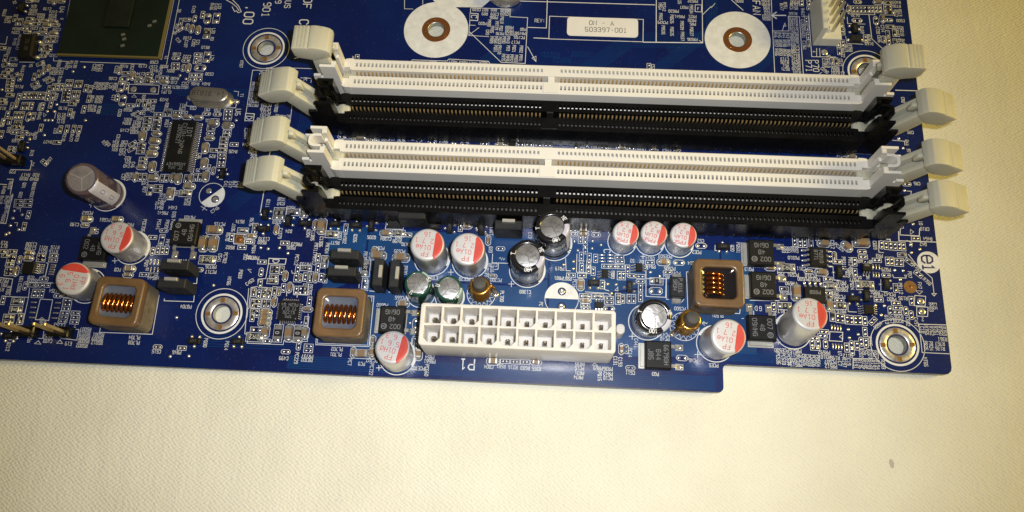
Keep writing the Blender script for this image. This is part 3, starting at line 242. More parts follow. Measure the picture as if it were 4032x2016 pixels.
('D2',125.31,-39.73,-90,0.6),('G1',126.13,-39.69,-90,0.6),('D2',128.25,-39.73,-90,0.6),('S2',125.43,-43.83,-90,0.6),('D1',127.3,-43.87,-90,0.6)]
LINES = [(0.1,[(-55.21,28.24),(-55.14,9.43),(-83.18,9.43),(-84.21,27.23)]),(0.14,[(-84.64,8.95),(-84.47,7.95),(-80.2,7.9)]),(0.14,[(-77.1,7.95),(-59.41,7.85)]),(0.14,[(-53.53,7.98),(-53.7,28.29)]),
(0.2,[(-40.68,28.74),(-39.02,27.84),(-37.46,26.63),(-36.58,25.4)]),(0.2,[(-38.9,28.8),(-36.96,26.96),(-35.9,25.1),(-36.75,24.76),(-37.26,25.37),(-37.76,25.1),(-38.68,26.59)]),(0.14,[(-62.48,1.66),
(-54.35,1.67),(-54.12,-0.97),(-62.21,-0.99),(-62.48,1.66)]),(0.1,[(-61.01,-2.11),(-59.73,-2.15),(-60.49,-1.36),(-61.01,-2.11)]),(0.14,[(-46.08,-3.01),(-45.95,-4.17),(-32.86,-4.25),(-32.8,-2.94)]),
(0.14,[(-34.03,0.67),(-32.83,0.57),(-32.75,-0.75)]),(0.1,[(-83.2,-8.78),(-82.65,-8.27),(-83.6,-7.64),(-83.2,-8.78)]),(0.14,[(-80.28,-7.08),(-80.21,-9.1)]),(0.14,[(-93.61,7.25),(-89.56,7.34)]),
(0.14,[(-98.95,15.04),(-98.74,12.57),(-100.41,12.66)]),(0.2,[(-29.85,-7.87),(-29.92,-5.72),(-27.64,-5.78),(-27.6,-7.78),(-29.85,-7.87)]),(0.14,[(-29.85,-7.87),(-30.04,7.13),(-26.19,7.19),
(-26.35,7.93),(-23.37,7.95),(-23.32,7.2),(-22.05,7.04),(-22.07,8.15),(-14.11,8.17)]),(0.14,[(-17.9,-7.84),(-18.06,-2.81)]),(0.14,[(-16.91,5.3),(-13.95,5.26),(-13.96,3.93)]),(0.14,[(8.56,30.46),
(8.82,27.62),(11.12,27.64)]),(0.14,[(13.57,30.63),(13.69,29.21)]),(0.14,[(26.88,28.57),(26.91,19.88),(32.3,19.7)]),(0.14,[(26.7,23.1),(28.49,23.08)]),(0.14,[(26.91,19.94),(29.52,22.43)]),
(0.16,[(26.89,21.11),(36.03,11.97),(42.46,11.82),(42.5,25.99),(37.68,26.13),(37.64,28.57),(26.88,28.57)]),(0.2,[(26.83,26.84),(29.01,26.76),(29.02,24.58),(26.87,24.66),(26.83,26.84)]),
(0.22,[(39.18,31.21),(76.82,31.26)]),(0.2,[(47.64,31.82),(47.68,22.93),(42.77,22.97)]),(0.17,[(48.43,26.67),(73.69,26.54),(73.6,19.58),(48.46,19.58),(48.43,26.67)]),(0.22,[(44.44,19.74),
(48.46,19.68)]),(0.25,[(73.68,19.49),(89.43,19.85)]),(0.22,[(77.23,32.85),(77.09,19.56)]),(0.2,[(89.62,33.28),(89.43,19.85)]),(0.16,[(87.73,31.7),(89.45,31.7),(89.34,29.45),(87.63,29.52),
(87.73,31.7)]),(0.16,[(42.89,16.95),(45.31,12.52)]),(0.14,[(44.22,13.53),(45.31,12.52),(45.24,14.17),(44.22,13.53)]),(0.16,[(89.64,28.59),(91.99,31.32)]),(0.16,[(88.53,20.58),(89.43,19.85)]),
(0.16,[(12.03,11.3),(12.38,11.82),(21.62,11.8),(22.1,12.42),(24.74,12.37)]),(0.16,[(24.3,12.35),(32.61,12.15),(33.18,11.33)]),(0.14,[(52.42,10.85),(52.8,11.16),(53.59,10.89)]),(0.14,[(59.19,10.95),
(59.57,11.2),(60.35,11.14)]),(0.2,[(-21.94,-15.84),(-21.99,-18.49)]),(0.2,[(-21.93,-26.96),(-22.03,-33.11)]),(0.16,[(-12.19,-30.45),(-12.15,-32.3)]),(0.2,[(-10.29,-33.55),(12.32,-33.87)]),
(0.2,[(19.98,-33.99),(33.87,-33.68)]),(0.2,[(27.55,-33.76),(36.62,-33.56)]),(0.2,[(43.72,-33.65),(46.66,-33.66)]),(0.2,[(54.95,-33.83),(65.65,-33.91)]),(0.2,[(86.91,-34.04),(90.18,-34.04)]),
(0.2,[(90.18,-34.04),(133.52,-33.75),(133.47,-34.26)]),(0.2,[(135.74,-31.61),(135.62,-34.04),(144.49,-33.99)]),(0.17,[(-5.66,-10.57),(32.51,-11.18)]),(0.17,[(25.95,-11.02),(90.82,-10.96)]),
(0.17,[(90.81,-11.1),(130.9,-11.02)]),(0.12,[(-1.46,-34.63),(-0.21,-34.65),(-0.83,-34.07),(-1.46,-34.63)]),(0.12,[(16.05,-12.53),(17.0,-11.79),(15.35,-11.8),(16.05,-12.53)]),(0.14,[(9.88,-34.15),
(9.84,-36.24),(14.26,-36.19),(14.29,-35.15)]),(0.18,[(97.5,33.55),(100.55,30.38)]),(0.35,[(111.82,29.16),(108.13,29.03)]),(0.35,[(109.37,30.06),(108.13,29.03),(109.27,28.14)]),(0.16,[(108.25,33.93),
(108.11,23.41),(108.0,11.29)]),(0.16,[(108.07,24.17),(112.46,24.33),(112.51,28.94),(115.47,28.89),(115.42,11.27)]),(0.14,[(110.69,24.36),(111.5,26.74)]),(0.14,[(111.02,25.65),(111.5,26.74),
(111.76,25.83),(111.02,25.65)]),(0.14,[(91.97,30.85),(93.08,32.3)]),(0.16,[(118.03,29.9),(117.94,16.69),(124.25,16.77)]),(0.14,[(119.41,19.28),(119.23,16.74)]),(0.14,[(120.18,19.31),
(120.14,16.77)]),(0.17,[(134.02,30.16),(134.13,22.68),(136.82,19.62)]),(0.22,[(138.85,7.49),(144.51,7.51)]),(0.14,[(119.25,11.27),(120.19,12.04)]),(0.14,[(128.19,29.18),(128.16,27.18),
(132.71,27.19)]),(0.14,[(127.32,23.19),(127.41,21.08),(131.66,20.93)]),(0.14,[(128.65,33.39),(128.54,30.27),(135.59,30.21),(135.57,31.45)]),(0.14,[(85.61,-44.1),(83.95,-44.18),(84.13,-53.94),
(89.63,-53.94)]),(0.14,[(89.63,-53.99),(96.37,-54.0),(96.61,-52.06)]),(0.14,[(59.67,-50.26),(65.11,-50.39),(65.95,-51.09)]),(0.16,[(74.21,-44.55),(74.2,-50.73),(78.9,-50.77),(79.07,-46.08),
(74.33,-46.28)]),(0.14,[(79.78,-46.05),(79.12,-46.08),(79.06,-51.25),(79.6,-51.27)]),(0.14,[(82.38,-45.94),(83.33,-45.89)]),(0.14,[(83.24,-51.06),(82.64,-51.82)]),(0.14,[(54.7,-41.99),
(54.9,-45.13),(55.98,-45.13)]),(0.14,[(57.43,-40.74),(57.42,-45.4),(60.05,-45.41)]),(0.12,[(57.83,-42.49),(59.27,-42.48),(58.57,-43.16),(57.83,-42.49)]),(0.14,[(64.37,-47.46),(64.27,-49.44),
(65.34,-49.76)]),(0.12,[(66.76,-49.58),(67.47,-49.67),(67.46,-48.69),(66.76,-49.58)]),(0.16,[(36.83,-41.61),(36.84,-43.89),(40.81,-43.85)]),(0.14,[(38.41,-43.95),(38.37,-45.46),(37.54,-45.58)]),
(0.12,[(61.65,-67.97),(62.91,-68.03),(62.21,-67.37),(61.65,-67.97)]),(0.1,[(38.46,-42.69),(38.81,-42.42),(39.09,-43.16),(39.34,-42.39),(39.62,-43.14),(39.91,-42.62)]),(0.16,[(6.63,-53.56),
(8.79,-53.54),(8.88,-65.91),(-3.83,-66.01),(-3.92,-64.34)]),(0.12,[(7.98,-53.87),(8.34,-53.86),(8.5,-65.57),(-3.52,-65.64),(-3.54,-64.56)]),(0.14,[(-21.93,-52.95),(-21.18,-64.16),(-19.99,-64.15)]),
(0.14,[(-20.33,-64.24),(-20.29,-66.39),(-11.59,-66.36),(-11.6,-65.45),(-5.93,-65.34),(-6.6,-58.68)]),(0.18,[(-18.1,-45.1),(-13.81,-45.05),(-13.86,-46.45),(-18.02,-46.5),(-18.1,-45.1)]),
(0.14,[(-18.02,-46.5),(-18.13,-50.29),(-19.99,-50.49),(-19.84,-52.36),(-21.37,-52.68),(-21.15,-58.1)]),(0.14,[(-12.06,-48.01),(-11.86,-48.63),(-10.76,-48.66)]),(0.14,[(4.5,-45.03),(4.56,-47.8),
(4.2,-47.82)]),(0.14,[(4.86,-49.42),(4.91,-51.66)]),(0.16,[(7.57,-52.28),(10.35,-52.41),(10.01,-45.42)]),(0.16,[(12.27,-52.4),(15.03,-52.38),(14.92,-45.46)]),(0.14,[(-11.11,-51.48),(-10.81,-53.7),
(-7.4,-53.93),(-7.5,-51.32)]),(0.14,[(-12.56,-53.29),(-12.45,-54.4)]),(0.14,[(-9.85,-53.66),(-9.84,-54.65)]),(0.14,[(-13.15,-61.15),(-13.08,-61.99)]),(0.14,[(-10.49,-61.39),(-10.45,-62.0)]),
(0.12,[(-22.05,-48.19),(-22.92,-48.1),(-21.93,-48.94)]),(0.14,[(9.97,-56.97),(10.11,-62.52)]),(0.14,[(18.88,-63.44),(18.96,-65.69),(20.02,-65.76)]),(0.16,[(-43.56,-55.63),(-43.42,-65.27),
(-56.27,-65.37),(-56.28,-64.16)]),(0.16,[(-35.12,-49.64),(-34.9,-52.27),(-37.7,-52.34)]),(0.16,[(-35.02,-54.39),(-34.84,-56.86),(-42.1,-56.93),(-42.12,-56.44)]),(0.16,[(-83.86,-52.88),
(-80.58,-53.11),(-80.3,-57.24)]),(0.16,[(-81.82,-57.55),(-75.55,-57.53),(-75.85,-55.3)]),(0.14,[(-75.55,-57.53),(-75.38,-64.28)]),(0.16,[(-72.54,-57.84),(-69.46,-57.88),(-69.24,-63.03),
(-72.55,-62.94),(-72.54,-57.84)]),(0.12,[(-71.57,-62.77),(-70.38,-62.84),(-71.03,-62.38),(-71.57,-62.77)]),(0.14,[(-74.72,-67.52),(-69.66,-67.48),(-69.85,-65.13)]),(0.14,[(-66.48,-67.15),
(-61.34,-67.52),(-61.44,-64.87),(-62.16,-64.9)]),(0.14,[(-71.39,-68.81),(-69.81,-68.86),(-70.61,-68.05),(-71.39,-68.81)]),(0.14,[(-66.06,-68.45),(-64.6,-68.5),(-65.36,-67.63),(-66.06,-68.45)]),
(0.16,[(-73.22,-48.61),(-72.7,-48.71),(-72.67,-52.02),(-73.18,-51.99)]),(0.14,[(-76.2,-53.81),(-69.34,-53.63)]),(0.14,[(-77.83,-68.14),(-76.48,-68.2)]),(0.16,[(-88.51,-26.81),(-86.97,-26.74),
(-86.73,-30.82)]),(0.16,[(-86.1,-30.79),(-85.89,-38.81),(-87.43,-38.74)]),(0.16,[(-88.26,-28.3),(-90.08,-28.24)]),(0.16,[(-83.72,-21.51),(-83.33,-21.49),(-83.23,-24.06),(-88.33,-24.1)]),
(0.14,[(-86.67,-16.29),(-85.48,-16.33)]),(0.14,[(-48.2,-22.85),(-42.67,-22.98)]),(0.16,[(-46.58,-27.42),(-44.67,-27.42),(-44.71,-30.71),(-46.35,-30.73)]),(0.14,[(-32.41,-21.66),(-33.06,-24.7),
(-33.84,-24.59)]),(0.16,[(-27.73,-39.12),(-24.92,-39.13),(-24.72,-41.72),(-27.44,-41.7),(-27.73,-39.12)]),(0.12,[(-84.1,-34.75),(-83.09,-34.71),(-83.03,-35.5)]),(0.12,[(-83.7,-38.45),
(-82.93,-38.47),(-82.92,-39.34)]),(0.12,[(-65.85,-32.79),(-65.29,-33.03),(-65.3,-33.57)]),(0.12,[(-37.26,-32.15),(-35.58,-33.14)]),(0.12,[(-36.7,-33.19),(-36.13,-32.1)]),(0.18,[(138.15,-54.71),
(144.44,-54.62)]),(0.16,[(138.15,-54.71),(138.23,-58.2),(138.22,-61.48),(144.43,-61.5)]),(0.16,[(126.72,-63.51),(122.18,-63.6),(121.94,-66.03)]),(0.14,[(128.05,-61.24),(127.97,-63.45)]),
(0.16,[(137.52,-37.45),(139.04,-39.76),(142.52,-43.21),(142.56,-47.01)]),(0.2,[(142.04,-47.08),(143.13,-47.03),(142.49,-47.62),(142.04,-47.08)]),(0.16,[(137.97,-47.69),(140.5,-47.83),
(140.12,-50.26),(137.59,-50.25),(137.97,-47.69)]),(0.16,[(138.14,-50.47),(140.79,-50.48),(140.42,-52.77),(137.9,-52.76),(138.14,-50.47)]),(0.14,[(138.33,-46.51),(139.94,-46.58),(139.1,-47.35),
(138.33,-46.51)]),(0.16,[(117.3,-57.44),(120.28,-57.48),(119.99,-59.68),(116.98,-59.63),(117.3,-57.44)]),(0.12,[(119.39,-58.58),(120.24,-57.95),(120.15,-59.13),(119.39,-58.58)]),(0.16,[(99.01,-40.98),
(104.22,-41.06)]),(0.16,[(98.95,-50.62),(105.84,-50.44)]),(0.14,[(113.38,-41.86),(116.66,-41.97)]),(0.14,[(119.18,-41.36),(119.16,-44.71),(120.45,-44.73)]),(0.14,[(130.31,-44.11),(130.09,-47.06),
(131.66,-47.12)]),(0.14,[(121.99,-50.34),(121.94,-52.39),(123.9,-52.42)]),(0.14,[(127.79,-51.41),(127.53,-53.1)]),(0.14,[(99.66,-53.25),(99.66,-54.22),(100.54,-54.23)]),(0.14,[(96.79,-55.18),
(97.25,-55.16)]),(0.14,[(133.24,-42.75),(133.4,-43.48),(136.43,-43.47)]),(0.12,[(136.04,-42.75),(136.63,-42.72),(136.33,-43.35),(136.04,-42.75)]),(0.01,[(89.84,-62.96),(96.25,-63.03)]),
(0.14,[(136.7,-6.94),(139.64,-7.1),(139.65,-8.21)]),(0.14,[(135.03,-29.19),(136.56,-29.39),(136.37,-30.04)]),(0.18,[(136.32,-30.56),(136.01,-32.49),(140.63,-32.55),(140.95,-30.62)]),
(0.12,[(138.66,-30.97),(139.42,-31.58),(138.52,-32.26),(138.66,-30.97)]),(0.14,[(138.86,-20.8),(139.95,-20.81),(139.72,-21.82)]),(0.14,[(130.75,-34.24),(130.48,-37.17),(131.65,-37.25)]),
(0.12,[(137.53,-33.83),(138.76,-34.54),(138.55,-35.44)]),(0.14,[(123.03,-12.57),(123.68,-12.13)]),(0.16,[(91.05,-37.07),(90.97,-38.34),(91.37,-38.45)]),(0.16,[(26.26,-46.74),(27.61,-46.68)]),
(0.16,[(26.89,-46.01),(26.99,-47.41)]),(0.16,[(41.13,-49.09),(42.46,-49.03)]),(0.16,[(41.76,-48.37),(41.83,-49.75)]),(0.16,[(70.23,-60.66),(71.62,-60.6)]),(0.16,[(70.92,-59.92),(70.93,-61.34)]),
(0.16,[(85.54,-64.33),(86.91,-64.27)]),(0.16,[(86.24,-63.59),(86.21,-65.0)]),(0.16,[(104.57,-60.54),(105.58,-60.49)]),(0.16,[(105.1,-60.0),(105.04,-61.03)]),(0.16,[(11.15,-70.86),(12.31,-70.8)]),
(0.16,[(11.67,-70.25),(11.79,-71.41)]),(0.16,[(-56.86,-47.4),(-55.63,-47.34)]),(0.16,[(-56.37,-46.74),(-56.11,-48.0)]),(0.16,[(64.44,-34.47),(65.65,-34.42)]),(0.16,[(65.04,-33.8),(65.05,-35.09)]),
(0.16,[(72.98,-40.71),(74.03,-40.66)]),(0.16,[(73.51,-40.13),(73.51,-41.24)])]
CAPS = [('fp','B',(1345,1225),(1180,1115),8.4,8.0,-8,'FP|01Hd|5 6 1|6.3'),('fp','C',(890,325),(735,245),8.4,8.0,85,'FP|01Hd|5 6 1|6.3'),('fp','E',(2065,1338),(2015,1190),11.2,8.0,-4,'FP|01Ae|2 7 1|16'),
('fp','E',(2450,1365),(2425,1235),11.2,8.0,-4,'FP|01Ae|2 7 1|16'),('fp','H',(1673,1165),(1712,1075),8.4,6.3,-10,'FP5K|01Ah|8 2 1|2.5'),('fp','H',(1955,1170),(1998,1078),8.4,6.3,-14,'FP5K|01Ah|8 2 1|2.5'),
('fp','H',(2250,1185),(2297,1095),8.4,6.3,-8,'FP5K|01Ah|8 2 1|2.5'),('fp','F',(1715,1040),(1660,945),8.4,8.0,-10,'FP|01Hd|5 6 1|6.3'),('fp','L',(40,910),(180,835),11.2,8.0,-8,'FP|01Ae|2 7 1|16'),
('fp','L',(825,780),(1010,605),11.8,8.0,-2,'FP|01Ae|2 7 1|16'),('black','H',(985,1185),(965,1010),12.0,8.0,-12,''),('black','I',(712,165),(715,15),12.0,8.0,-25,''),('black','I',(1925,690),
(2005,630),11.0,8.0,-35,''),('green','F',(1950,400),(1920,295),8.4,6.3,50,''),('green','F',(2245,440),(2235,345),8.4,6.3,-20,''),('brown','B',(1100,690),(825,520),14.0,8.0,-30,'')]
MMCAP = [(-52.5,-43.8,-52.37,-43.89),(-61.61,-54.05,-60.66,-54.47),(22.1,-43.51,22.25,-43.54),(31.44,-43.8,31.68,-44.23),(68.41,-37.13,68.37,-37.82),(75.2,-36.98,74.97,-37.62),(82.28,-37.06,81.85,-37.75),
(15.89,-67.95,15.93,-67.41),(90.34,-61.53,90.87,-62.16),(108.56,-57.64,108.96,-56.35),(51.81,-38.35,50.98,-38.26),(45.5,-45.41,45.59,-45.52),(74.41,-57.02,74.62,-58.24),(20.06,-52.36,20.44,-52.15),
(27.16,-53.03,27.72,-53.02),(-61.47,-30.06,-60.53,-31.51)]
SOT = [('l',-97.0,23.97),('r',-86.56,-17.84),('r',-33.14,-23.15),('d',-32.78,-66.59),('u',-22.37,-66.17),('u',-77.56,-67.28),('l',-20.53,-33.76),('l',-14.53,-35.3),('d',-20.42,-37.64),
('d',-10.25,-35.78),('u',-2.83,-35.6),('u',2.56,-35.77),('l',6.38,-35.74),('d',22.18,-35.34),('l',25.87,-35.44),('l',33.8,-35.63),('u',92.83,-37.5),('l',120.36,-42.81),('l',131.25,-45.3),
('u',123.23,-49.31),('r',126.32,-48.45),('r',129.71,25.4),('u',61.64,-48.07),('l',70.18,-48.69),('l',33.57,-35.12)]
SOD = [(0,2.7,1.7,129.56,22.06),(0,3.4,1.9,12.19,-35.1)]
ICS = [('h',3.0,3.1,5,0.55,-76.68,-50.29,''),('h',1.5,2.0,3,0.65,64.22,-45.73,''),('h',1.6,2.0,3,0.65,72.43,-43.75,''),('v',2.0,1.5,3,0.65,62.92,-53.66,''),('v',2.2,1.8,3,0.65,126.92,-41.53,'702'),
('h',2.3,2.2,4,0.55,126.48,-51.88,''),('h',3.9,4.9,4,1.27,115.38,-39.4,'B771 |PU310'),('v',4.9,3.9,4,1.27,113.96,-48.99,'P8SB'),('h',1.8,1.6,3,0.5,40.22,-11.99,'')]
DPAK = [('d',-39.26,-40.03,'007 @|48|06NHG',90),('u',-61.09,-44.95,'06NG|48|002 @',-90),('r',14.11,-59.55,'002 @|48|06NG',180),('r',76.73,-65.19,'6679GH|844|J85',-90),('r',101.61,-39.12,'002 @|48|06NG',180),
('r',101.74,-47.29,'002 @|48|06NG',180),('u',100.93,-57.66,'007 @|48|09NHG',-90)]
STAND = [('x',-37.6,-49.91),('x',-37.49,-54.36),('x',2.34,-45.58),('x',2.13,-49.78),('y',10.68,-49.65),('y',14.62,-49.84),('b',17.32,-34.8),('b',40.65,-36.58)]
IND = [(-49.28,-59.4,'x'),(2.9,-59.76,'x'),(89.9,-48.96,'y')]
RODS = [(34.67,-51.84,34.67,-51.44,0),(83.24,-57.7,83.67,-57.46,215)]
HDR = [((-86.06,-22.02),(-88.89,-22.13),7.5),((-71.97,-66.38),(-74.71,-66.26),8.2),((-63.58,-66.1),(-66.39,-65.94),8.2)]
MOUNT = [(-27.38,13.94),(-27.51,-59.48),(132.72,-59.91),(131.98,12.77)]
RINGS = [(17.96,21.4),(98.7,21.19)]
NECK = [(16.41,30.73),(16.86,30.17),(22.93,28.68),(29.92,28.83),(32.15,31.28),(32.04,33.18),(16.26,32.63)]
DOME = (36.11,29.72)
CHIP = [(-82.43,9.16),(-55.18,9.13),(-55.3,30.31),(-83.84,29.32)]
Y1C = (-39.2,-2.13)
Y5C = (-91.58,11.26)
IDT = [(-48.55,-8.75),(-42.21,-8.87),(-41.94,-23.32),(-48.04,-23.37)]
QFN = (-11.16,-58.25)
SMA = (81.46,-48.6)
FAN = (121.95,22.39)
FANPIN = [(122.6,22.41),(122.65,24.85)]
STICK = [(53.24,26.44),(72.29,26.8),(72.24,20.9),(53.27,20.58)]
E1 = (142.18,-39.25)
FM7 = (137.14,-45.65)
J106 = (-26.15,-40.48)
FOOT = [(-35.02,-28.97,3.3,-48),(54.04,-52.22,4.1,90)]
HOLES = [(-61.0,0.24),(-55.73,0.23),(139.21,-49.1),(139.28,-51.62),(121.39,18.16)]
PEG = (67.55,-60.01)
PADROWS = [(-73.93,-58.7,-73.51,-62.49,4,0),(-67.96,-58.56,-67.94,-62.37,4,0),(-71.26,-49.04,-71.32,-51.45,5,0),(117.77,-56.4,119.82,-56.55,4,90),(117.73,-60.89,119.7,-61.03,4,90),(-74.09,-49.16,-73.98,-51.19,5,0),
(-47.24,-47.24,-45.38,-47.29,3,90),(-46.85,-49.26,-45.12,-49.31,3,90),(63.56,-40.73,63.7,-42.36,3,0),(65.6,-40.64,65.62,-42.28,3,0),(128.73,-40.95,130.24,-41.01,3,90),(128.67,-42.94,129.94,-43.01,3,90)]
STAIN = [130.83,-86.11]
TAB = (44.03,-56.33)

# ---------------------------------------------------------------- materials
def mat(name, base, rough=.5, metal=0., spec=.5, var=0., vscale=300., bump=0., bscale=900., coat=0., sss=0., rvar=0., speck=0., base2=None):
    m = bpy.data.materials.new(name); m.use_nodes = True
    nt = m.node_tree; N = nt.nodes; Lk = nt.links.new
    p = N['Principled BSDF']
    p.inputs['Roughness'].default_value = rough; p.inputs['Metallic'].default_value = metal
    p.inputs['Specular IOR Level'].default_value = spec
    p.inputs['Coat Weight'].default_value = coat; p.inputs['Coat Roughness'].default_value = .12
    if sss:
        p.inputs['Subsurface Weight'].default_value = sss; p.inputs['Subsurface Radius'].default_value = (1., .8, .5); p.inputs['Subsurface Scale'].default_value = .0018
    tc = N.new('ShaderNodeTexCoord')
    def noise(scale, detail=4, rg=.6):
        n = N.new('ShaderNodeTexNoise'); n.inputs['Scale'].default_value = scale; n.inputs['Detail'].default_value = detail; n.inputs['Roughness'].default_value = rg
        Lk(tc.outputs['Object'], n.inputs['Vector']); return n
    b = tuple(base)+(1,)
    if var or base2:
        n = noise(vscale); rmp = N.new('ShaderNodeValToRGB'); rmp.color_ramp.elements[0].position = .3; rmp.color_ramp.elements[1].position = .7
        rmp.color_ramp.elements[0].color = tuple(max(0, c*(1-var)) for c in base)+(1,)
        rmp.color_ramp.elements[1].color = (tuple(base2) if base2 else tuple(min(1, c*(1+var)) for c in base))+(1,)
        Lk(n.outputs['Fac'], rmp.inputs['Fac']); out = rmp.outputs['Color']
        if speck:
            n2 = noise(5200, 1); gt = N.new('ShaderNodeMath'); gt.operation = 'GREATER_THAN'; gt.inputs[1].default_value = 1-speck
            Lk(n2.outputs['Fac'], gt.inputs[0]); mx = N.new('ShaderNodeMix'); mx.data_type = 'RGBA'
            Lk(gt.outputs[0], mx.inputs[0]); Lk(out, mx.inputs[6]); mx.inputs[7].default_value = (.45, .43, .4, 1); out = mx.outputs[2]
        Lk(out, p.inputs['Base Color'])
    else:
        p.inputs['Base Color'].default_value = b
    if rvar:
        n = noise(vscale*1.7, 5); mr = N.new('ShaderNodeMapRange'); mr.inputs[3].default_value = max(.03, rough-rvar); mr.inputs[4].default_value = min(1, rough+rvar)
        Lk(n.outputs['Fac'], mr.inputs[0]); Lk(mr.outputs[0], p.inputs['Roughness'])
    if bump:
        n = noise(bscale, 3); bp = N.new('ShaderNodeBump'); bp.inputs['Strength'].default_value = bump; bp.inputs['Distance'].default_value = .0001
        Lk(n.outputs['Fac'], bp.inputs['Height']); Lk(bp.outputs[0], p.inputs['Normal'])
    return m
M = {}
M['mask'] = mat('blue_solder_mask', (.0012, .0072, .082), .29, var=.25, vscale=28, base2=(.0012, .0150, .115), bump=.10, bscale=700, coat=.25, rvar=.1, speck=.235)
M['pour_flash_tint'] = mat('mask_over_copper_flash_tint', (.0014, .0420, .155), .36, var=.2, vscale=45, bump=.12, bscale=600, coat=.3, speck=.235)  # copper showing through, its brighter teal also painting the flash-lit centre
M['trace'] = mat('mask_over_trace', (.0022, .0400, .150), .26, var=.2, vscale=60, coat=.3)
M['fibre'] = mat('board_edge_fibreglass', (.30, .32, .28), .6, var=.3, vscale=900)
M['silk'] = mat('white_silkscreen_ink', (.66, .67, .66), .6, var=.12, vscale=420)
M['ink'] = mat('navy_print', (.01, .015, .09), .5)
M['white'] = mat('white_nylon', (.72, .695, .635), .42, var=.04, vscale=90, bump=.05)
M['black'] = mat('black_nylon', (.0042, .0042, .0048), .28, var=.4, vscale=160, bump=.12, bscale=1200, rvar=.10, spec=.32)
M['natural'] = mat('natural_nylon', (.50, .487, .385), .55, var=.05, vscale=120, sss=.8, bump=.04)
M['atx'] = mat('ivory_nylon', (.66, .625, .575), .34, var=.04, vscale=110, bump=.05, sss=.5)
M['gold'] = mat('gold_plating', (.85, .64, .31), .42, .8, var=.2, vscale=700)
M['tin'] = mat('tin_plating', (.62, .60, .56), .34, 1., var=.2, vscale=500)
M['solder'] = mat('solder', (.66, .65, .61), .24, .78, var=.2, vscale=900, bump=.3, bscale=1500)
M['contactgrey'] = mat('contact_spring', (.30, .29, .27), .5, .6)
M['pinmetal'] = mat('bright_terminal', (.60, .59, .56), .20, 1., var=.3, vscale=900, bump=.6, bscale=1400)
M['steel'] = mat('nickel_can', (.56, .54, .50), .36, .9, var=.15, vscale=200, bump=.15, bscale=700)
M['can'] = mat('aluminium_can', (.60, .59, .58), .36, .75, var=.06, vscale=200, bump=.06, rvar=.06)
M['cantop'] = mat('printed_can_top', (.52, .52, .535), .48, .25, var=.05, vscale=300, bump=.08)
M['scorebright'] = mat('scored_edge', (.75, .74, .72), .35, .6)
M['topgrey'] = mat('grey_brown_top', (.26, .24, .26), .45, .3, var=.2, vscale=300, bump=.2)
M['foil'] = mat('bare_aluminium_top', (.66, .66, .67), .28, .92, var=.35, vscale=420, bump=1.4, bscale=330)
M['red'] = mat('red_print', (.50, .050, .034), .5, var=.1)
M['sleeveblack'] = mat('black_sleeve', (.010, .010, .012), .22, coat=.5, bump=.1, bscale=500)
M['sleevegreen'] = mat('green_sleeve', (.012, .060, .042), .22, coat=.5, bump=.1, bscale=500)
M['sleevebrown'] = mat('brown_sleeve', (.095, .066, .074), .24, coat=.5, var=.2, vscale=300, bump=.1, bscale=500)
M['stripe'] = mat('lilac_stripe', (.46, .46, .56), .35, coat=.3)
M['stripegreen'] = mat('pale_green_stripe', (.30, .42, .38), .35, coat=.3)
M['sleeveink'] = mat('white_sleeve_ink', (.7, .7, .7), .4)
M['ferrite'] = mat('brown_ferrite', (.140, .080, .034), .38, var=.22, vscale=220, bump=.25, bscale=600, coat=.15)
M['ferriteside'] = mat('pressed_ferrite_side', (.15, .125, .088), .75, var=.35, vscale=420, bump=.8, bscale=900)
M['potting'] = mat('grey_potting', (.105, .12, .165), .25, var=.15, vscale=300, bump=.2, bscale=300, coat=.4)
M['pottingdark'] = mat('dark_potting', (.012, .010, .012), .12, coat=.8)
M['copper'] = mat('enamelled_copper', (.40, .13, .028), .17, .95, var=.15, vscale=600, coat=.5)
M['copperbrass'] = mat('golden_enamelled_copper', (.55, .29, .06), .25, .9, var=.15, vscale=500, coat=.5)
M['rod'] = mat('grey_ferrite_rod', (.055, .052, .05), .7, var=.25, vscale=600, bump=.5)
M['epoxy'] = mat('black_epoxy', (.0075, .0072, .007), .52, spec=.28, var=.3, vscale=300, bump=.2, bscale=1500)
M['epoxygrey'] = mat('worn_grey_epoxy', (.018, .0185, .0195), .55, spec=.3, var=.3, vscale=260, bump=.3, bscale=1200)
M['mark'] = mat('laser_mark', (.24, .24, .235), .6)
M['markdim'] = mat('faint_laser_mark', (.085, .085, .085), .6)
M['res'] = mat('resistor_black', (.013, .013, .014), .4)
M['ceramic'] = mat('resistor_ceramic', (.55, .54, .50), .5)
M['mlcc'] = mat('tan_ceramic', (.23, .185, .12), .45, var=.2, vscale=200)
M['mlccbrown'] = mat('brown_ceramic', (.24, .15, .075), .45, var=.2, vscale=200)
M['bright'] = mat('dull_tinned_tab', (.47, .46, .42), .42, .5, var=.15, vscale=500)
M['term'] = mat('tinned_terminal', (.52, .51, .48), .38, .85, var=.2, vscale=900)
M['copperpad'] = mat('bare_copper_ring', (.26, .10, .035), .38, .55, var=.15, vscale=500)
M['tinring'] = mat('tinned_ring', (.66, .63, .60), .36, .75, var=.45, vscale=380, bump=1., bscale=420, rvar=.14)
M['brownpad'] = mat('tarnished_pad', (.21, .105, .03), .5, .2, var=.3, vscale=900)
M['substrate'] = mat('green_chip_substrate', (.0040, .0110, .0072), .35, var=.4, vscale=60, coat=.2)
M['die'] = mat('chip_die', (.0065, .010, .0075), .30, coat=.3, var=.5, vscale=120)
M['subedge'] = mat('chip_edge', (.15, .12, .035), .6)
M['paper'] = mat('sticker_paper', (.72, .70, .66), .7, var=.04, vscale=200)
M['labelink'] = mat('label_ink', (.05, .05, .05), .7)
M['fanwhite'] = mat('fan_header_nylon', (.66, .65, .55), .42, sss=.15, var=.05)

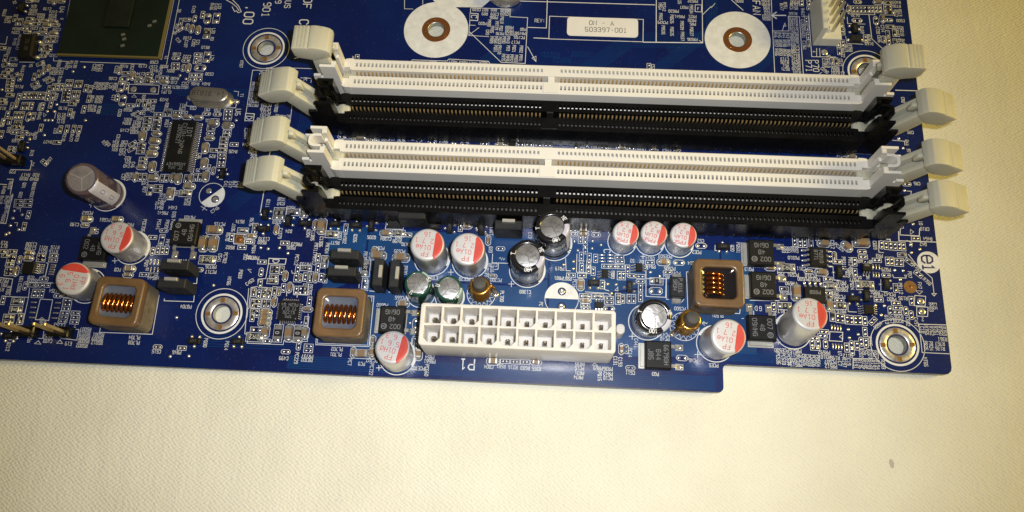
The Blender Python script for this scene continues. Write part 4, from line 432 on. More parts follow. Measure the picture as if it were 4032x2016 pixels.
# ---------------------------------------------------------------- mesh helpers
class MB:
    """collects faces in millimetres; build() links them as one mesh object"""
    def __init__(s): s.v = []; s.f = []; s.mi = []; s.m = 0; s.sm = []; s.smooth = False
    def add(s, pts, faces):
        o = len(s.v); s.v += [tuple(p) for p in pts]
        for f in faces: s.f.append([i+o for i in f]); s.mi.append(s.m); s.sm.append(s.smooth)
    def box(s, x0, x1, y0, y1, z0, z1, bottom=False):
        s.add([(x0,y0,z0),(x1,y0,z0),(x1,y1,z0),(x0,y1,z0),(x0,y0,z1),(x1,y0,z1),(x1,y1,z1),(x0,y1,z1)],
              [(4,5,6,7),(0,1,5,4),(1,2,6,5),(2,3,7,6),(3,0,4,7)]+([(3,2,1,0)] if bottom else []))
    def cbox(s, x0, x1, y0, y1, z0, z1, c=.1):
        """box with chamfered top edges"""
        a = [(x0,y0),(x1,y0),(x1,y1),(x0,y1)]; b = [(x0+c,y0+c),(x1-c,y0+c),(x1-c,y1-c),(x0+c,y1-c)]
        s.add([p+(z0,) for p in a]+[p+(z1-c,) for p in a]+[p+(z1,) for p in b],
              [(0,1,5,4),(1,2,6,5),(2,3,7,6),(3,0,4,7),(4,5,9,8),(5,6,10,9),(6,7,11,10),(7,4,8,11),(8,9,10,11),(3,2,1,0)])
    def prism(s, poly, z0, z1, top=True, bottom=False):
        n = len(poly); s.add([(x,y,z0) for x,y in poly]+[(x,y,z1) for x,y in poly],
              [(i,(i+1)%n,n+(i+1)%n,n+i) for i in range(n)]+([tuple(range(n,2*n))] if top else [])+([tuple(range(n-1,-1,-1))] if bottom else []))
    def xz(s, poly, y0, y1):
        """profile in the xz plane swept along y"""
        n = len(poly); s.add([(x,y0,z) for x,z in poly]+[(x,y1,z) for x,z in poly],
              [(i,(i+1)%n,n+(i+1)%n,n+i) for i in range(n)]+[tuple(range(n-1,-1,-1)), tuple(range(n,2*n))])
    def lathe(s, prof, n=40, a0=0., a1=360., sx=1., sy=1., cx=0., cy=0.):
        full = abs(a1-a0) >= 360; k = n if full else n+1; pts = []
        for r, z in prof:
            for i in range(k):
                a = R(a0+(a1-a0)*i/n); pts.append((cx+r*sx*math.cos(a), cy+r*sy*math.sin(a), z))
        fs = []
        for j in range(len(prof)-1):
            for i in range(n):
                a, b = j*k+i, j*k+(i+1)%k if full else j*k+i+1
                fs.append((a, b, b+k, a+k))
        s.add(pts, fs)
        if prof[-1][0] > 1e-6 and full: pass
    def disc(s, r, z, n=40, cx=0., cy=0., down=False):
        s.add([(cx+r*math.cos(2*math.pi*i/n), cy+r*math.sin(2*math.pi*i/n), z) for i in range(n)], [tuple(range(n))[::-1] if down else tuple(range(n))])
    def ring(s, r0, r1, z, n=48, cx=0., cy=0., a0=0., a1=360.):
        s.lathe([(r1, z), (r0, z)], n, a0, a1, cx=cx, cy=cy)
    def blob(s, cx, cy, rx, ry, h, z=0., n=10):
        s.smooth = True
        s.lathe([(1, z), (.92, z+h*.45), (.6, z+h*.85), (.01, z+h)], n, sx=rx, sy=ry, cx=cx, cy=cy); s.smooth = False
    def strip(s, pts, wd, z):
        """flat mitred line"""
        P = [Vector(p[:2]) for p in pts]; closed = len(P) > 2 and (P[0]-P[-1]).length < 1e-6
        if closed: P = P[:-1]
        n = len(P); V = []
        for i in range(n):
            d0 = (P[i]-P[i-1]) if (i or closed) else None; d1 = (P[(i+1) % n]-P[i]) if (i < n-1 or closed) else None
            if d0 is None or d0.length < 1e-9: d0 = d1
            if d1 is None or d1.length < 1e-9: d1 = d0
            d0 = d0.normalized(); d1 = d1.normalized(); n0 = Vector((-d0.y, d0.x)); n1 = Vector((-d1.y, d1.x))
            m = n0+n1; m = n0.copy() if m.length < .3 else m.normalized(); k = min(1.6, 1/max(.3, m.dot(n0)))
            e = Vector((0, 0)) if closed else (-d0*wd*.4 if i == 0 else (d0*wd*.4 if i == n-1 else Vector((0, 0))))
            V += [P[i]+e+m*wd*.5*k, P[i]+e-m*wd*.5*k]
        fs = [(2*i, 2*i+1, 2*((i+1) % n)+1, 2*((i+1) % n)) for i in range(n if closed else n-1)]
        s.add([(v.x, v.y, z) for v in V], fs)
    def tube(s, pts, r, n=8, cap=True):
        P = [Vector(p) for p in pts]; s.smooth = True; up = Vector((0, 0, 1)); ring = []; pv = []
        for i in range(len(P)):
            d = (P[min(i+1, len(P)-1)]-P[max(i-1, 0)]).normalized()
            a = d.cross(up if abs(d.z) < .95 else Vector((1, 0, 0))).normalized()
            if ring and a.dot(ring[-1]) < 0: a = -a
            ring.append(a); b = d.cross(a)
            rr = r[i] if isinstance(r, (list, tuple)) else r
            pv += [tuple(P[i]+(a*math.cos(2*math.pi*k/n)+b*math.sin(2*math.pi*k/n))*rr) for k in range(n)]
        fs = [(i*n+k, i*n+(k+1) % n, (i+1)*n+(k+1) % n, (i+1)*n+k) for i in range(len(P)-1) for k in range(n)]
        if cap: fs += [tuple(range(n)), tuple(range((len(P)-1)*n, len(P)*n))]
        s.add(pv, fs); s.smooth = False
    def mesh(s, name, mats, bevel=0., seg=2, recalc=True):
        me = bpy.data.meshes.new(name); me.from_pydata([(x*S, y*S, z*S) for x, y, z in s.v], [], s.f)
        for m in (mats if isinstance(mats, (list, tuple)) else [mats]): me.materials.append(M[m] if isinstance(m, str) else m)
        me.polygons.foreach_set('material_index', s.mi); me.polygons.foreach_set('use_smooth', s.sm)
        if recalc or bevel:
            bm = bmesh.new(); bm.from_mesh(me)
            if recalc: bmesh.ops.recalc_face_normals(bm, faces=bm.faces)
            if bevel:
                bmesh.ops.remove_doubles(bm, verts=bm.verts, dist=1e-7)
                ed = [e for e in bm.edges if len(e.link_faces) == 2 and e.calc_face_angle() > .45]
                bmesh.ops.bevel(bm, geom=ed, offset=bevel*S, segments=seg, affect='EDGES', profile=.5, clamp_overlap=True)
            bm.to_mesh(me); bm.free()
        me.update(); return me
    def build(s, name, mats, parent=None, loc=(0, 0, 0), rot=0., **kw):
        return place(name, s.mesh(name, mats, **kw), parent, loc, rot)
def place(name, me, parent=None, loc=(0, 0, 0), rot=0., eul=None, label=None):
    o = bpy.data.objects.new(name, me); col.objects.link(o)
    o.location = [v*S for v in loc]; o.rotation_euler = eul if eul else (0, 0, R(rot))
    if parent is not None: o.parent = parent
    if parent is root: o.location.z += 1.6*S
    if label: o['label'] = label
    return o
def plate(outer, holes, z0, z1, bev=0.):
    """solid sheet with holes (outlines in mm) as a mesh"""
    cu = bpy.data.curves.new('outline', 'CURVE'); cu.dimensions = '2D'; cu.fill_mode = 'BOTH'; cu.extrude = (z1-z0)/2*S-bev*S
    if bev: cu.bevel_depth = bev*S; cu.bevel_resolution = 2; cu.offset = -bev*S
    for poly in [outer]+list(holes):
        sp = cu.splines.new('POLY'); sp.points.add(len(poly)-1); sp.use_cyclic_u = True
        for p, q in zip(sp.points, poly): p.co = (q[0]*S, q[1]*S, 0, 1)
    o = bpy.data.objects.new('outline', cu); me = bpy.data.meshes.new_from_object(o)
    me.transform(Matrix.Translation((0, 0, (z0+z1)/2*S))); bpy.data.objects.remove(o); bpy.data.curves.remove(cu)
    me.materials.clear(); return me
def circ(cx, cy, r, n=40, ph=0.): return [(cx+r*math.cos(2*math.pi*i/n+ph), cy+r*math.sin(2*math.pi*i/n+ph)) for i in range(n)]
def rrect(x0, x1, y0, y1, r, n=5):
    out = []
    for cx, cy, a in ((x1-r, y1-r, 0), (x0+r, y1-r, 90), (x0+r, y0+r, 180), (x1-r, y0+r, 270)):
        out += [(cx+r*math.cos(R(a+90*i/n)), cy+r*math.sin(R(a+90*i/n))) for i in range(n+1)]
    return out

# stroke lettering, 4 x 6 grid
GL = {'0':'10 30 41 45 36 16 05 01 10','1':'15 26 20|10 30','2':'05 16 36 45 44 00 40','3':'05 16 36 45 44 33 42 41 30 10 01|13 33','4':'30 36 02 42','5':'46 06 03 33 42 41 30 10 01','6':'36 16 05 01 10 30 41 42 33 03',
'7':'06 46 20','8':'13 04 05 16 36 45 44 33 13 02 01 10 30 41 42 33','9':'10 30 41 45 36 16 05 04 13 43','A':'00 26 40|12 32','B':'00 06 36 45 44 33 42 41 30 00|03 33','C':'45 36 16 05 01 10 30 41','D':'00 06 26 44 42 20 00','E':'46 06 00 40|03 33',
'F':'00 06 46|03 33','G':'45 36 16 05 01 10 30 41 43 23','H':'00 06|40 46|03 43','I':'10 30|20 26|16 36','J':'46 41 30 10 01','K':'00 06|46 03 40','L':'06 00 40','M':'00 06 23 46 40','N':'00 06 40 46','O':'10 30 41 45 36 16 05 01 10','P':'00 06 36 45 44 33 03',
'Q':'10 30 41 45 36 16 05 01 10|22 40','R':'00 06 36 45 44 33 03|23 40','S':'45 36 16 05 04 13 33 42 41 30 10 01','T':'06 46|26 20','U':'06 01 10 30 41 46','V':'06 20 46','W':'06 10 23 30 46','X':'00 46|06 40','Y':'06 23 46|23 20','Z':'06 46 00 40',
'.':'20 21','-':'13 33',':':'21 22|24 25','*':'13 33|24 22|14 32|12 34','+':'03 43|25 21','e':'02 42 43 34 14 03 01 10 30 41','h':'00 06|03 14 34 43 40','d':'46 40|40 10 01 03 14 34 43','f':'36 26 15 10|04 24','o':'10 30 41 43 34 14 03 01 10','r':'00 04|03 14 34','c':'43 34 14 03 01 10 30 41','t':'16 11 20 30|04 34'}
GP = {k: [[(int(p[0]), int(p[1])) for p in st.split()] for st in v.split('|')] for k, v in GL.items()}
ADV = 5.9
def text(mb, string, x, y, ang, h, wd, z, xf=None, hs=.86):
    """centred string; xf maps local (u, v, z) to a point"""
    u = h/6; n = len(string); adv = ADV*hs*u; wtot = (n-1)*adv+4*hs*u; ca, sa = math.cos(R(ang)), math.sin(R(ang)); k = 0
    for i, ch in enumerate(string):
        if ch == '@':
            mb.ring(h*.52, h*.66, z, 20, cx=x+(i*adv-wtot/2+2*hs*u)*ca, cy=y+(i*adv-wtot/2+2*hs*u)*sa)
            text(mb, 'ON', x+(i*adv-wtot/2+2*hs*u)*ca, y+(i*adv-wtot/2+2*hs*u)*sa, ang, h*.5, wd*.8, z); continue
        for st in GP.get(ch, []):
            k += 1; pts = []
            for gx, gy in st:
                lx = gx*u*hs+i*adv-wtot/2; ly = gy*u-h/2
                pts.append((x+lx*ca-ly*sa, y+lx*sa+ly*ca) if xf is None else (lx, ly))
            o = len(mb.v); mb.strip(pts, wd, z+.004*(k % 3))
            if xf is not None:
                for j in range(o, len(mb.v)): mb.v[j] = xf(*mb.v[j])

# ---------------------------------------------------------------- the surface under the board
def cloth():
    X0, X1, Y0, Y1, n = -190, 240, -170, 110, 210
    mb = MB(); mb.smooth = True; ny = int(n*(Y1-Y0)/(X1-X0)); pts = []; fs = []
    from mathutils import noise as NZ
    for j in range(ny+1):
        for i in range(n+1):
            x = X0+(X1-X0)*i/n; y = Y0+(Y1-Y0)*j/ny
            z = -2.6+.9*(NZ.noise((x*.012+3, y*.016, 1.3))-.3)+.16*NZ.noise((x*.06, y*.06, 4.))
            pts.append((x, y, min(z+.3, -1.75)))
    for j in range(ny):
        for i in range(n): a = j*(n+1)+i; fs.append((a, a+1, a+n+2, a+n+1))
    mb.add(pts, fs)
    m = bpy.data.materials.new('cream_waffle_cotton'); m.use_nodes = True; nt = m.node_tree; N = nt.nodes; Lk = nt.links.new
    p = N['Principled BSDF']; p.inputs['Roughness'].default_value = .9; p.inputs['Specular IOR Level'].default_value = .15; p.inputs['Sheen Weight'].default_value = .15
    tc = N.new('ShaderNodeTexCoord')
    def mp(scale, rot=0.):
        q = N.new('ShaderNodeMapping'); q.inputs['Scale'].default_value = scale; q.inputs['Rotation'].default_value = (0, 0, rot); Lk(tc.outputs['Object'], q.inputs['Vector']); return q
    def mth(op, a, b=None):
        q = N.new('ShaderNodeMath'); q.operation = op
        for i, v in enumerate((a, b)):
            if v is None: continue
            if isinstance(v, (int, float)): q.inputs[i].default_value = v
            else: Lk(v, q.inputs[i])
        return q.outputs[0]
    wob = N.new('ShaderNodeTexNoise'); wob.inputs['Scale'].default_value = 260; wob.inputs['Detail'].default_value = 2; Lk(tc.outputs['Object'], wob.inputs['Vector'])
    wv = N.new('ShaderNodeVectorMath'); wv.operation = 'SCALE'; wv.inputs['Scale'].default_value = .0017; Lk(wob.outputs['Color'], wv.inputs[0])
    ad = N.new('ShaderNodeVectorMath'); ad.operation = 'ADD'; Lk(tc.outputs['Object'], ad.inputs[0]); Lk(wv.outputs[0], ad.inputs[1])
    q = N.new('ShaderNodeMapping'); q.inputs['Rotation'].default_value = (0, 0, .06); Lk(ad.outputs[0], q.inputs['Vector'])
    sx = N.new('ShaderNodeSeparateXYZ'); Lk(q.outputs[0], sx.inputs[0])
    sa = mth('SINE', mth('MULTIPLY', sx.outputs['X'], 2*math.pi/.00135)); sb = mth('SINE', mth('MULTIPLY', sx.outputs['Y'], 2*math.pi/.00092))
    fine = N.new('ShaderNodeTexNoise'); fine.inputs['Scale'].default_value = 1300; fine.inputs['Detail'].default_value = 3; Lk(tc.outputs['Object'], fine.inputs['Vector'])
    big = N.new('ShaderNodeTexNoise'); big.inputs['Scale'].default_value = 55; big.inputs['Detail'].default_value = 4; Lk(tc.outputs['Object'], big.inputs['Vector'])
    ridge = N.new('ShaderNodeTexNoise'); ridge.inputs['Scale'].default_value = 1; ridge.inputs['Detail'].default_value = 2; Lk(mp((170, 28, 1), .05).outputs[0], ridge.inputs['Vector'])
    h = mth('ADD', mth('ADD', mth('MULTIPLY', mth('MULTIPLY', sa, sb), .17), mth('MULTIPLY', fine.outputs['Fac'], .9)), mth('ADD', mth('MULTIPLY', big.outputs['Fac'], .35), mth('MULTIPLY', ridge.outputs['Fac'], .9)))
    bp = N.new('ShaderNodeBump'); bp.inputs['Strength'].default_value = .5; bp.inputs['Distance'].default_value = .00045; Lk(h, bp.inputs['Height']); Lk(bp.outputs[0], p.inputs['Normal'])
    rm = N.new('ShaderNodeValToRGB'); rm.color_ramp.elements[0].color = (.665, .650, .548, 1); rm.color_ramp.elements[1].color = (.725, .710, .608, 1); rm.color_ramp.elements[0].position = .3; rm.color_ramp.elements[1].position = .7
    Lk(big.outputs['Fac'], rm.inputs['Fac'])
    dv = N.new('ShaderNodeVectorMath'); dv.operation = 'SUBTRACT'; Lk(ad.outputs[0], dv.inputs[0]); dv.inputs[1].default_value = (STAIN[0]*S, STAIN[1]*S, 0)      # a grey stain on the cloth
    dm = N.new('ShaderNodeMapping'); dm.inputs['Rotation'].default_value = (0, 0, -.35); dm.inputs['Scale'].default_value = (1.5, .8, 0); Lk(dv.outputs[0], dm.inputs['Vector'])
    ln = N.new('ShaderNodeVectorMath'); ln.operation = 'LENGTH'; Lk(dm.outputs[0], ln.inputs[0])
    lt = mth('LESS_THAN', ln.outputs['Value'], .0009); mx = N.new('ShaderNodeMix'); mx.data_type = 'RGBA'; Lk(mth('MULTIPLY', lt, .75), mx.inputs[0]); Lk(rm.outputs[0], mx.inputs[6]); mx.inputs[7].default_value = (.36, .33, .32, 1)
    Lk(mx.outputs[2], p.inputs['Base Color'])
    me = mb.mesh('tablecloth', m, recalc=False); o = bpy.data.objects.new('tablecloth', me); col.objects.link(o)
    o['kind'] = 'structure'; o['label'] = 'cream textured cotton cloth lying under the motherboard'
cloth()

# ---------------------------------------------------------------- the motherboard
root = bpy.data.objects.new('motherboard', None); col.objects.link(root); root.location = (0, 0, -1.6*S); root.empty_display_size = .01
root['label'] = 'blue computer motherboard crowded with components lying on cream cloth'; root['category'] = 'motherboard'

BX1, BY1, BXL, BYT, NX, BY2 = 144.6, -66.35, -125., 62., 92.0, -72.9
outline = [(BXL, BYT), (BXL, BY2)]+[(NX-1.2+1.2*math.cos(R(a)), BY2+1.2+1.2*math.sin(R(a))) for a in (-90, -60, -30, 0)]
outline += [(NX, BY1-.9), (NX+.3, BY1-.3), (NX+.9, BY1)]
outline += [(BX1-1.6+1.6*math.cos(R(a)), BY1+1.6+1.6*math.sin(R(a))) for a in (-90, -60, -30, 0)]+[(BX1, BYT)]
holes = [circ(x, y, 2.15) for x, y in MOUNT]+[circ(x, y, 2.2) for x, y in RINGS]
me = plate(outline, holes, -1.6, 0.); me.materials.append(M['mask']); me.materials.append(M['fibre'])
for p in me.polygons: p.material_index = 0 if p.normal.z > .5 else 1
board = place('circuit_board', me, root)

# traces and copper areas under the blue mask; the areas also paint in flash brightness
mb = MB()
def shift(pts, d):
    P = [Vector(p) for p in pts]; out = []
    for i in range(len(P)):
        a = (P[min(i+1, len(P)-1)]-P[max(i-1, 0)]).normalized(); out.append(tuple(P[i]+Vector((-a.y, a.x))*d))
    return out
nb = [0]
def bundle(pts, n, sp, wd=.16):
    nb[0] += 1
    for i in range(n): mb.strip(shift(pts, (i-(n-1)/2)*sp), wd, .0065+.0007*nb[0])
bundle([(-10, -70.4), (40, -70.4), (60, -70.6), (90, -70.9)], 7, .46, .24)
bundle([(52, -65.5), (60, -70), (64, -70)], 4, .5)
bundle([(62, -69.0), (72, -67.2), (90, -67.2)], 4, .5, .24)
bundle([(93, -64.2), (122, -64.6)], 6, .42, .2)
bundle([(-22, -18), (-14, -10), (-14, 2)], 7, .55, .13)
bundle([(-30, -32), (-20, -22), (-10, -21)], 7, .55, .13)
bundle([(-34, -45), (-22, -35), (-12, -34)], 6, .6, .13)
bundle([(30, 9), (36, 16), (36, 30)], 9, .5, .12); bundle([(58, 9.5), (70, 20), (96, 21)], 9, .55, .12)
bundle([(76, 10), (92, 24), (92, 40)], 7, .5, .12); bundle([(100, 11), (112, 22)], 10, .5, .12)
bundle([(-70, -6), (-50, -6), (-44, -12), (-44, -24)], 7, .5, .12); bundle([(-58, 8), (-48, 0), (-30, 0)], 6, .5, .12)
bundle([(-32, -66), (-6, -66), (0, -62)], 6, .6, .13); bundle([(56, -52), (62, -46), (70, -46)], 5, .5, .13)
for cx, cy in ((47, 14), (50, 12.5), (55, 14.5), (80, 17), (18, 13)):
    pts = []
    for i in range(9): pts += [(cx+i*.55, cy+(1.4 if i % 2 else 0)), (cx+i*.55, cy+(0 if i % 2 else 1.4))]
    nb[0] += 1; mb.strip(pts, .12, .0065+.0007*nb[0])
mb.build('trace_pattern', 'trace', board, recalc=False)['kind'] = 'stuff'
mb = MB()
for poly in ([(6, -36.5), (50.5, -36.5), (50.5, -47), (46, -49), (20, -49), (6, -47)], [(51, -36.5), (92, -38.5), (92, -46), (80, -47), (66, -50), (64.5, -57), (51, -57)], [(6, -47.5), (19.8, -49.5), (21.8, -57), (21.8, -68.8), (6, -68.8)],
             [(20.3, -49.5), (46, -49.5), (50.5, -47.5), (50.5, -57.5), (22.5, -57.5)], [(65, -57.5), (66.5, -50.5), (80, -47.5), (92, -46.5), (92, -64.5), (70, -65.5), (67, -62)], [(92.5, -38.5), (100, -38.5), (100, -63.5), (92.5, -64)],
             [(-4, -36), (5.5, -36), (5.5, -49), (-1, -52), (-4, -52)]):
    mb.add([(x, y, .005) for x, y in poly], [tuple(range(len(poly)))])
mb.build('copper_pour_flash_tint', 'pour_flash_tint', board, recalc=False)['kind'] = 'stuff'

# white printing
silk = MB(); Z = .034
for li, (wd, pts) in enumerate(LINES): silk.strip(pts, wd, Z+.002*(li % 4))
let = MB()
for ti, (s_, x, y, a, h) in enumerate(TEXTS): text(let, s_, x, y, a, h, .105 if h < 1.2 else h*.12, Z+.010+.012*(ti % 5), hs=.70 if h < 1.2 else .85)
SIZE = {1: (1.0, .5), 2: (1.6, .8), 3: (2.0, 1.25), 4: (3.1, 1.65)}
def oct_(L_, W_, c): return [(-L_+c, -W_), (L_-c, -W_), (L_, -W_+c), (L_, W_-c), (L_-c, W_), (-L_+c, W_), (-L_, W_-c), (-L_, -W_+c), (-L_+c, -W_)]
for kind, size, ang, x, y, lab in SMD:
    if kind == 'b': continue
    l, d = SIZE[size]; L_, W_ = l/2+.58, d/2+.26
    pts = oct_(L_, W_, .3 if size == 1 else .5) if kind in 'ce' else [(-L_, -W_), (L_, -W_), (L_, W_), (-L_, W_), (-L_, -W_)]
    ca, sa = math.cos(R(ang)), math.sin(R(ang))
    silk.strip([(x+px*ca-py*sa, y+px*sa+py*ca) for px, py in pts], .11, Z+.004*(len(silk.f) % 2))
for x, y in MOUNT: silk.ring(6.15, 6.3, Z, 64, x, y); silk.ring(4.5, 5.0, Z, 56, x, y)
for x, y in RINGS: silk.ring(3.85, 8.7, Z-.010, 72, x, y)
silk.add([(x, y, Z-.012) for x, y in NECK], [tuple(range(len(NECK)))])
for (k, T_, b, tp, h, d, r, s_), (bx, by, tx, ty) in zip(CAPS, MMCAP):
    silk.ring(d/2+.25, d/2+.45, Z, 48, bx, by); silk.ring(.5, d/2+.26, Z-.006, 24, bx, by, -20+r, 160+r)
for x, y, r, a in FOOT:
    silk.ring(r-.14, r, Z, 48, x, y)
    n = 24; silk.add([(x+(r-.1)*math.cos(R(a-90+180*i/n)), y+(r-.1)*math.sin(R(a-90+180*i/n)), Z-.005) for i in range(n+1)], [tuple(range(n+1))])
for rd in RODS:
    silk.ring(3.35, 3.5, Z, 40, rd[0], rd[1])
    zz = [(rd[0]+(3.3 if i % 2 else 2.2)*math.cos(2*math.pi*i/30), rd[1]+(3.3 if i % 2 else 2.2)*math.sin(2*math.pi*i/30)) for i in range(30)]
    silk.strip(zz+[zz[0]], .12, Z+.004)
silk.disc(2.75, Z, 40, E1[0], E1[1])
silk.build('silkscreen_outline', 'silk', board, recalc=False)['kind'] = 'stuff'; let.build('silkscreen_lettering', 'silk', board, recalc=False)['kind'] = 'stuff'
mb = MB(); text(mb, 'e', E1[0]+.3, E1[1]+.75, -90, 3.8, .42, Z+.02, hs=.75); text(mb, '1', E1[0]-.2, E1[1]-1.35, -90, 2.7, .42, Z+.02); mb.build('recycling_mark', 'ink', board, recalc=False)

# rings round the screw holes
for x, y in MOUNT:
    mb = MB(); mb.smooth = True; mb.lathe([(4.1, .012), (3.9, .10), (3.3, .16), (2.7, .10), (2.55, .012)], 48); mb.smooth = False
    rg = mb.build('mounting_ring', 'tinring', root, (x, y, 0), recalc=False)
    mb = MB(); mb.lathe([(2.16, -1.55), (2.16, .014), (2.5, .014)], 40); mb.build('hole_wall', 'ink', rg, recalc=False)
    for k in range(4):
        mb = MB(); mb.box(2.75, 3.95, -.5, .5, .02, .19); mb.blob(3.3, 0, .17, .17, -.02, .196)
        mb.build('test_pad', 'brownpad', rg, (0, 0, 0), k*90+3)
for x, y in RINGS:
    mb = MB(); mb.lathe([(3.85, .016), (3.8, .05), (2.45, .05), (2.35, .02)], 48); rg = mb.build('copper_ring', 'copperpad', root, (x, y, 0), recalc=False)
    mb = MB(); mb.smooth = True; mb.lathe([(2.21, -1.55), (2.21, .02), (2.36, .022)], 40); mb.build('hole_wall', 'tin', rg, recalc=False)
    v = MB(); v.blob(0, 0, .13, .13, .07, .05, 8); vm = v.mesh('via', 'copper')
    for k in range(8): place('via', vm, rg, (3.15*math.cos(R(k*45+10)), 3.15*math.sin(R(k*45+10)), 0))

# ---------------------------------------------------------------- memory slots
PINS = [float(i) for i in range(48)]+[float(i) for i in range(52, 124)]
HT = 8.6
def slot_mesh(mt):
    mb = MB()
    for sg in (-1, 1):
        q = lambda y: y*sg
        yi, p0, p1, yo, c = .85, 1.82, 2.95, 4.05, .18; x0, x1 = -1.0, 124.0
        def quad(a, b, c_, d): mb.add([a, b, c_, d], [(0, 1, 2, 3)])
        quad((x0, q(yi), HT), (x1, q(yi), HT), (x1, q(p0), HT), (x0, q(p0), HT))
        quad((x0, q(p1), HT), (x1, q(p1), HT), (x1, q(yo-c), HT), (x0, q(yo-c), HT))
        quad((x0, q(yo-c), HT), (x1, q(yo-c), HT), (x1, q(yo), HT-c), (x0, q(yo), HT-c))
        quad((x0, q(yo), HT-c), (x1, q(yo), HT-c), (x1, q(yo), .25), (x0, q(yo), .25))
        quad((x0, q(yi), HT), (x1, q(yi), HT), (x1, q(yi), 2.4), (x0, q(yi), 2.4))
        xs = x0
        for px in PINS:
            a, b, zb = px-.25, px+.25, HT-3.0
            quad((xs, q(p0), HT), (a, q(p0), HT), (a, q(p1), HT), (xs, q(p1), HT)); xs = b
            quad((a, q(p0), HT), (b, q(p0), HT), (b, q(p0), zb), (a, q(p0), zb)); quad((a, q(p1), HT), (b, q(p1), HT), (b, q(p1), zb), (a, q(p1), zb))
            quad((a, q(p0), HT), (a, q(p1), HT), (a, q(p1), zb), (a, q(p0), zb)); quad((b, q(p0), HT), (b, q(p1), HT), (b, q(p1), zb), (b, q(p0), zb))
            quad((a, q(p0), zb), (b, q(p0), zb), (b, q(p1), zb), (a, q(p1), zb))
        quad((xs, q(p0), HT), (x1, q(p0), HT), (x1, q(p1), HT), (xs, q(p1), HT))
    mb.add([(-1, -.85, 2.4), (124, -.85, 2.4), (124, .85, 2.4), (-1, .85, 2.4)], [(0, 1, 2, 3)])
    mb.box(48.7, 50.3, -.849, .849, 2.4, HT-.35); mb.box(47.6, 51.4, -3.8, -1.2, HT-.1, HT+.14)
    for ex in (0, 1):
        for sg in (-1, 1):
            pl = [(-.95, sg*.95), (-.95, sg*4.1), (-2.2, sg*4.1), (-2.9, sg*3.95), (-3.35, sg*3.5), (-3.45, sg*2.6), (-3.45, sg*1.6), (-1.6, sg*1.6), (-1.6, sg*.95)]
            if ex: pl = [(123-x, y) for x, y in pl]
            mb.prism(pl, 0, HT+.05)
    for k in range(60): mb.box(k*2.06+.2+.5*((k*7) % 3), k*2.06+1.1+.4*((k*5) % 4), -4.22, -4.0, .1, 1.0+.5*((k*11) % 3))
    for k in range(13): mb.box(2+k*9.6, 6.2+k*9.6, -3.9, 3.9, 0, .26)      # stand-off feet
    return mb.mesh('slot_housing', mt)
def tower_mesh(mt):
    """end post at the left end, x grows outwards negative"""
    mb = MB()
    for sg in (-1, 1):
        def b(x0, x1, y0, y1, z0, z1): mb.cbox(x0, x1, min(sg*y0, sg*y1), max(sg*y0, sg*y1), z0, z1, .12)
        prf = [(-3.0, 0), (-3.0, 16.8), (-6.9, 16.8), (-6.9, 11.8), (-7.6, 11.6), (-7.6, 12.5), (-9.3, 12.5), (-9.4, 11.5), (-9.4, 0)]
        mb.xz(prf, min(sg*2.75, sg*3.42), max(sg*2.75, sg*3.42))                              # outer wall with its ear
        b(-4.15, -3.02, 1.7, 2.76, 0, 16.78)                                                  # inner column
        b(-9.3, -4.1, 1.7, 2.76, 0, 9.2)                                                      # foot of the pocket
        b(-4.1, -3.35, .9, 1.75, 2.0, 14.0)
    loop = [(-4.2, 1.66), (-5.8, 1.66), (-6.7, 1.35), (-7.1, .7), (-7.1, -.7), (-6.7, -1.35), (-5.8, -1.66), (-4.2, -1.66), (-4.2, -1.05), (-5.6, -1.05), (-6.2, -.75), (-6.4, -.3), (-6.4, .3), (-6.2, .75), (-5.6, 1.05), (-4.2, 1.05)]
    n = len(loop); mb.add([(x, y, 12.6) for x, y in loop]+[(x, y, 16.5) for x, y in loop], [(i, (i+1) % n, n+(i+1) % n, n+i) for i in range(n)]+[(n+i, n+i+1, n+14-i, n+15-i) for i in range(7)]+[(i+1, i, 15-i, 14-i) for i in range(7)])
    mb.box(-9.2, -3.0, -1.8, 1.8, 0, 1.2)
    return mb.mesh('end_post', mt)
def latch_mesh():
    """pivot at the origin, closed (upright) position, thumb pad outwards = -x"""
    mb = MB()
    top = [(2.3, 15.8), (2.4, 17.3), (1.9, 18.3), (.6, 18.95), (-1.2, 19.35), (-2.4, 19.3), (-2.7, 19.05)]
    for k in range(4): top += [(-3.0-k*.85, 19.25-k*.03), (-3.5-k*.85, 19.245-k*.03), (-3.68-k*.85, 19.17-k*.03)]
    top += [(-6.4, 19.1), (-6.6, 18.6), (-6.5, 15.8), (-5.8, 14.9), (-3.6, 14.4), (-2.4, 14.0)]
    mb.xz(top, -3.1, 3.1)
    a = mb.mesh('latch_head', 'natural', bevel=.34, seg=3)
    mb = MB()
    for y0, y1 in ((-2.35, -1.05), (1.05, 2.35)): mb.xz([(1.0, 16.5), (-3.0, 16.2), (-3.3, 6.), (-2.6, 0.5), (0, -1.2), (1.8, .2), (1.6, 6)], y0, y1)
    mb.xz([(-.4, 16.4), (-2.6, 16.2), (-2.8, 2.), (-1., 1.)], -1.2, 1.2)
    mb.xz([(1.3, -1.), (1.6, 1.9), (4.2, 1.6), (5.4, .7), (5.4, -.2), (3., -1.4)], -1.25, 1.25)
    mb.xz([(2.2, 16.), (3.0, 15.2), (2.2, 13.0), (.6, 13.5), (.5, 16)], -.55, .55)
    b = mb.mesh('latch_stalk', 'natural', bevel=.22, seg=2)
    bm = bmesh.new(); bm.from_mesh(a); bm.from_mesh(b); me = bpy.data.meshes.new('latch'); bm.to_mesh(me); bm.free(); me.materials.append(M['natural'])
    for p in me.polygons: p.use_smooth = True
    me.set_sharp_from_angle(angle=R(40)); return me
mb = MB()
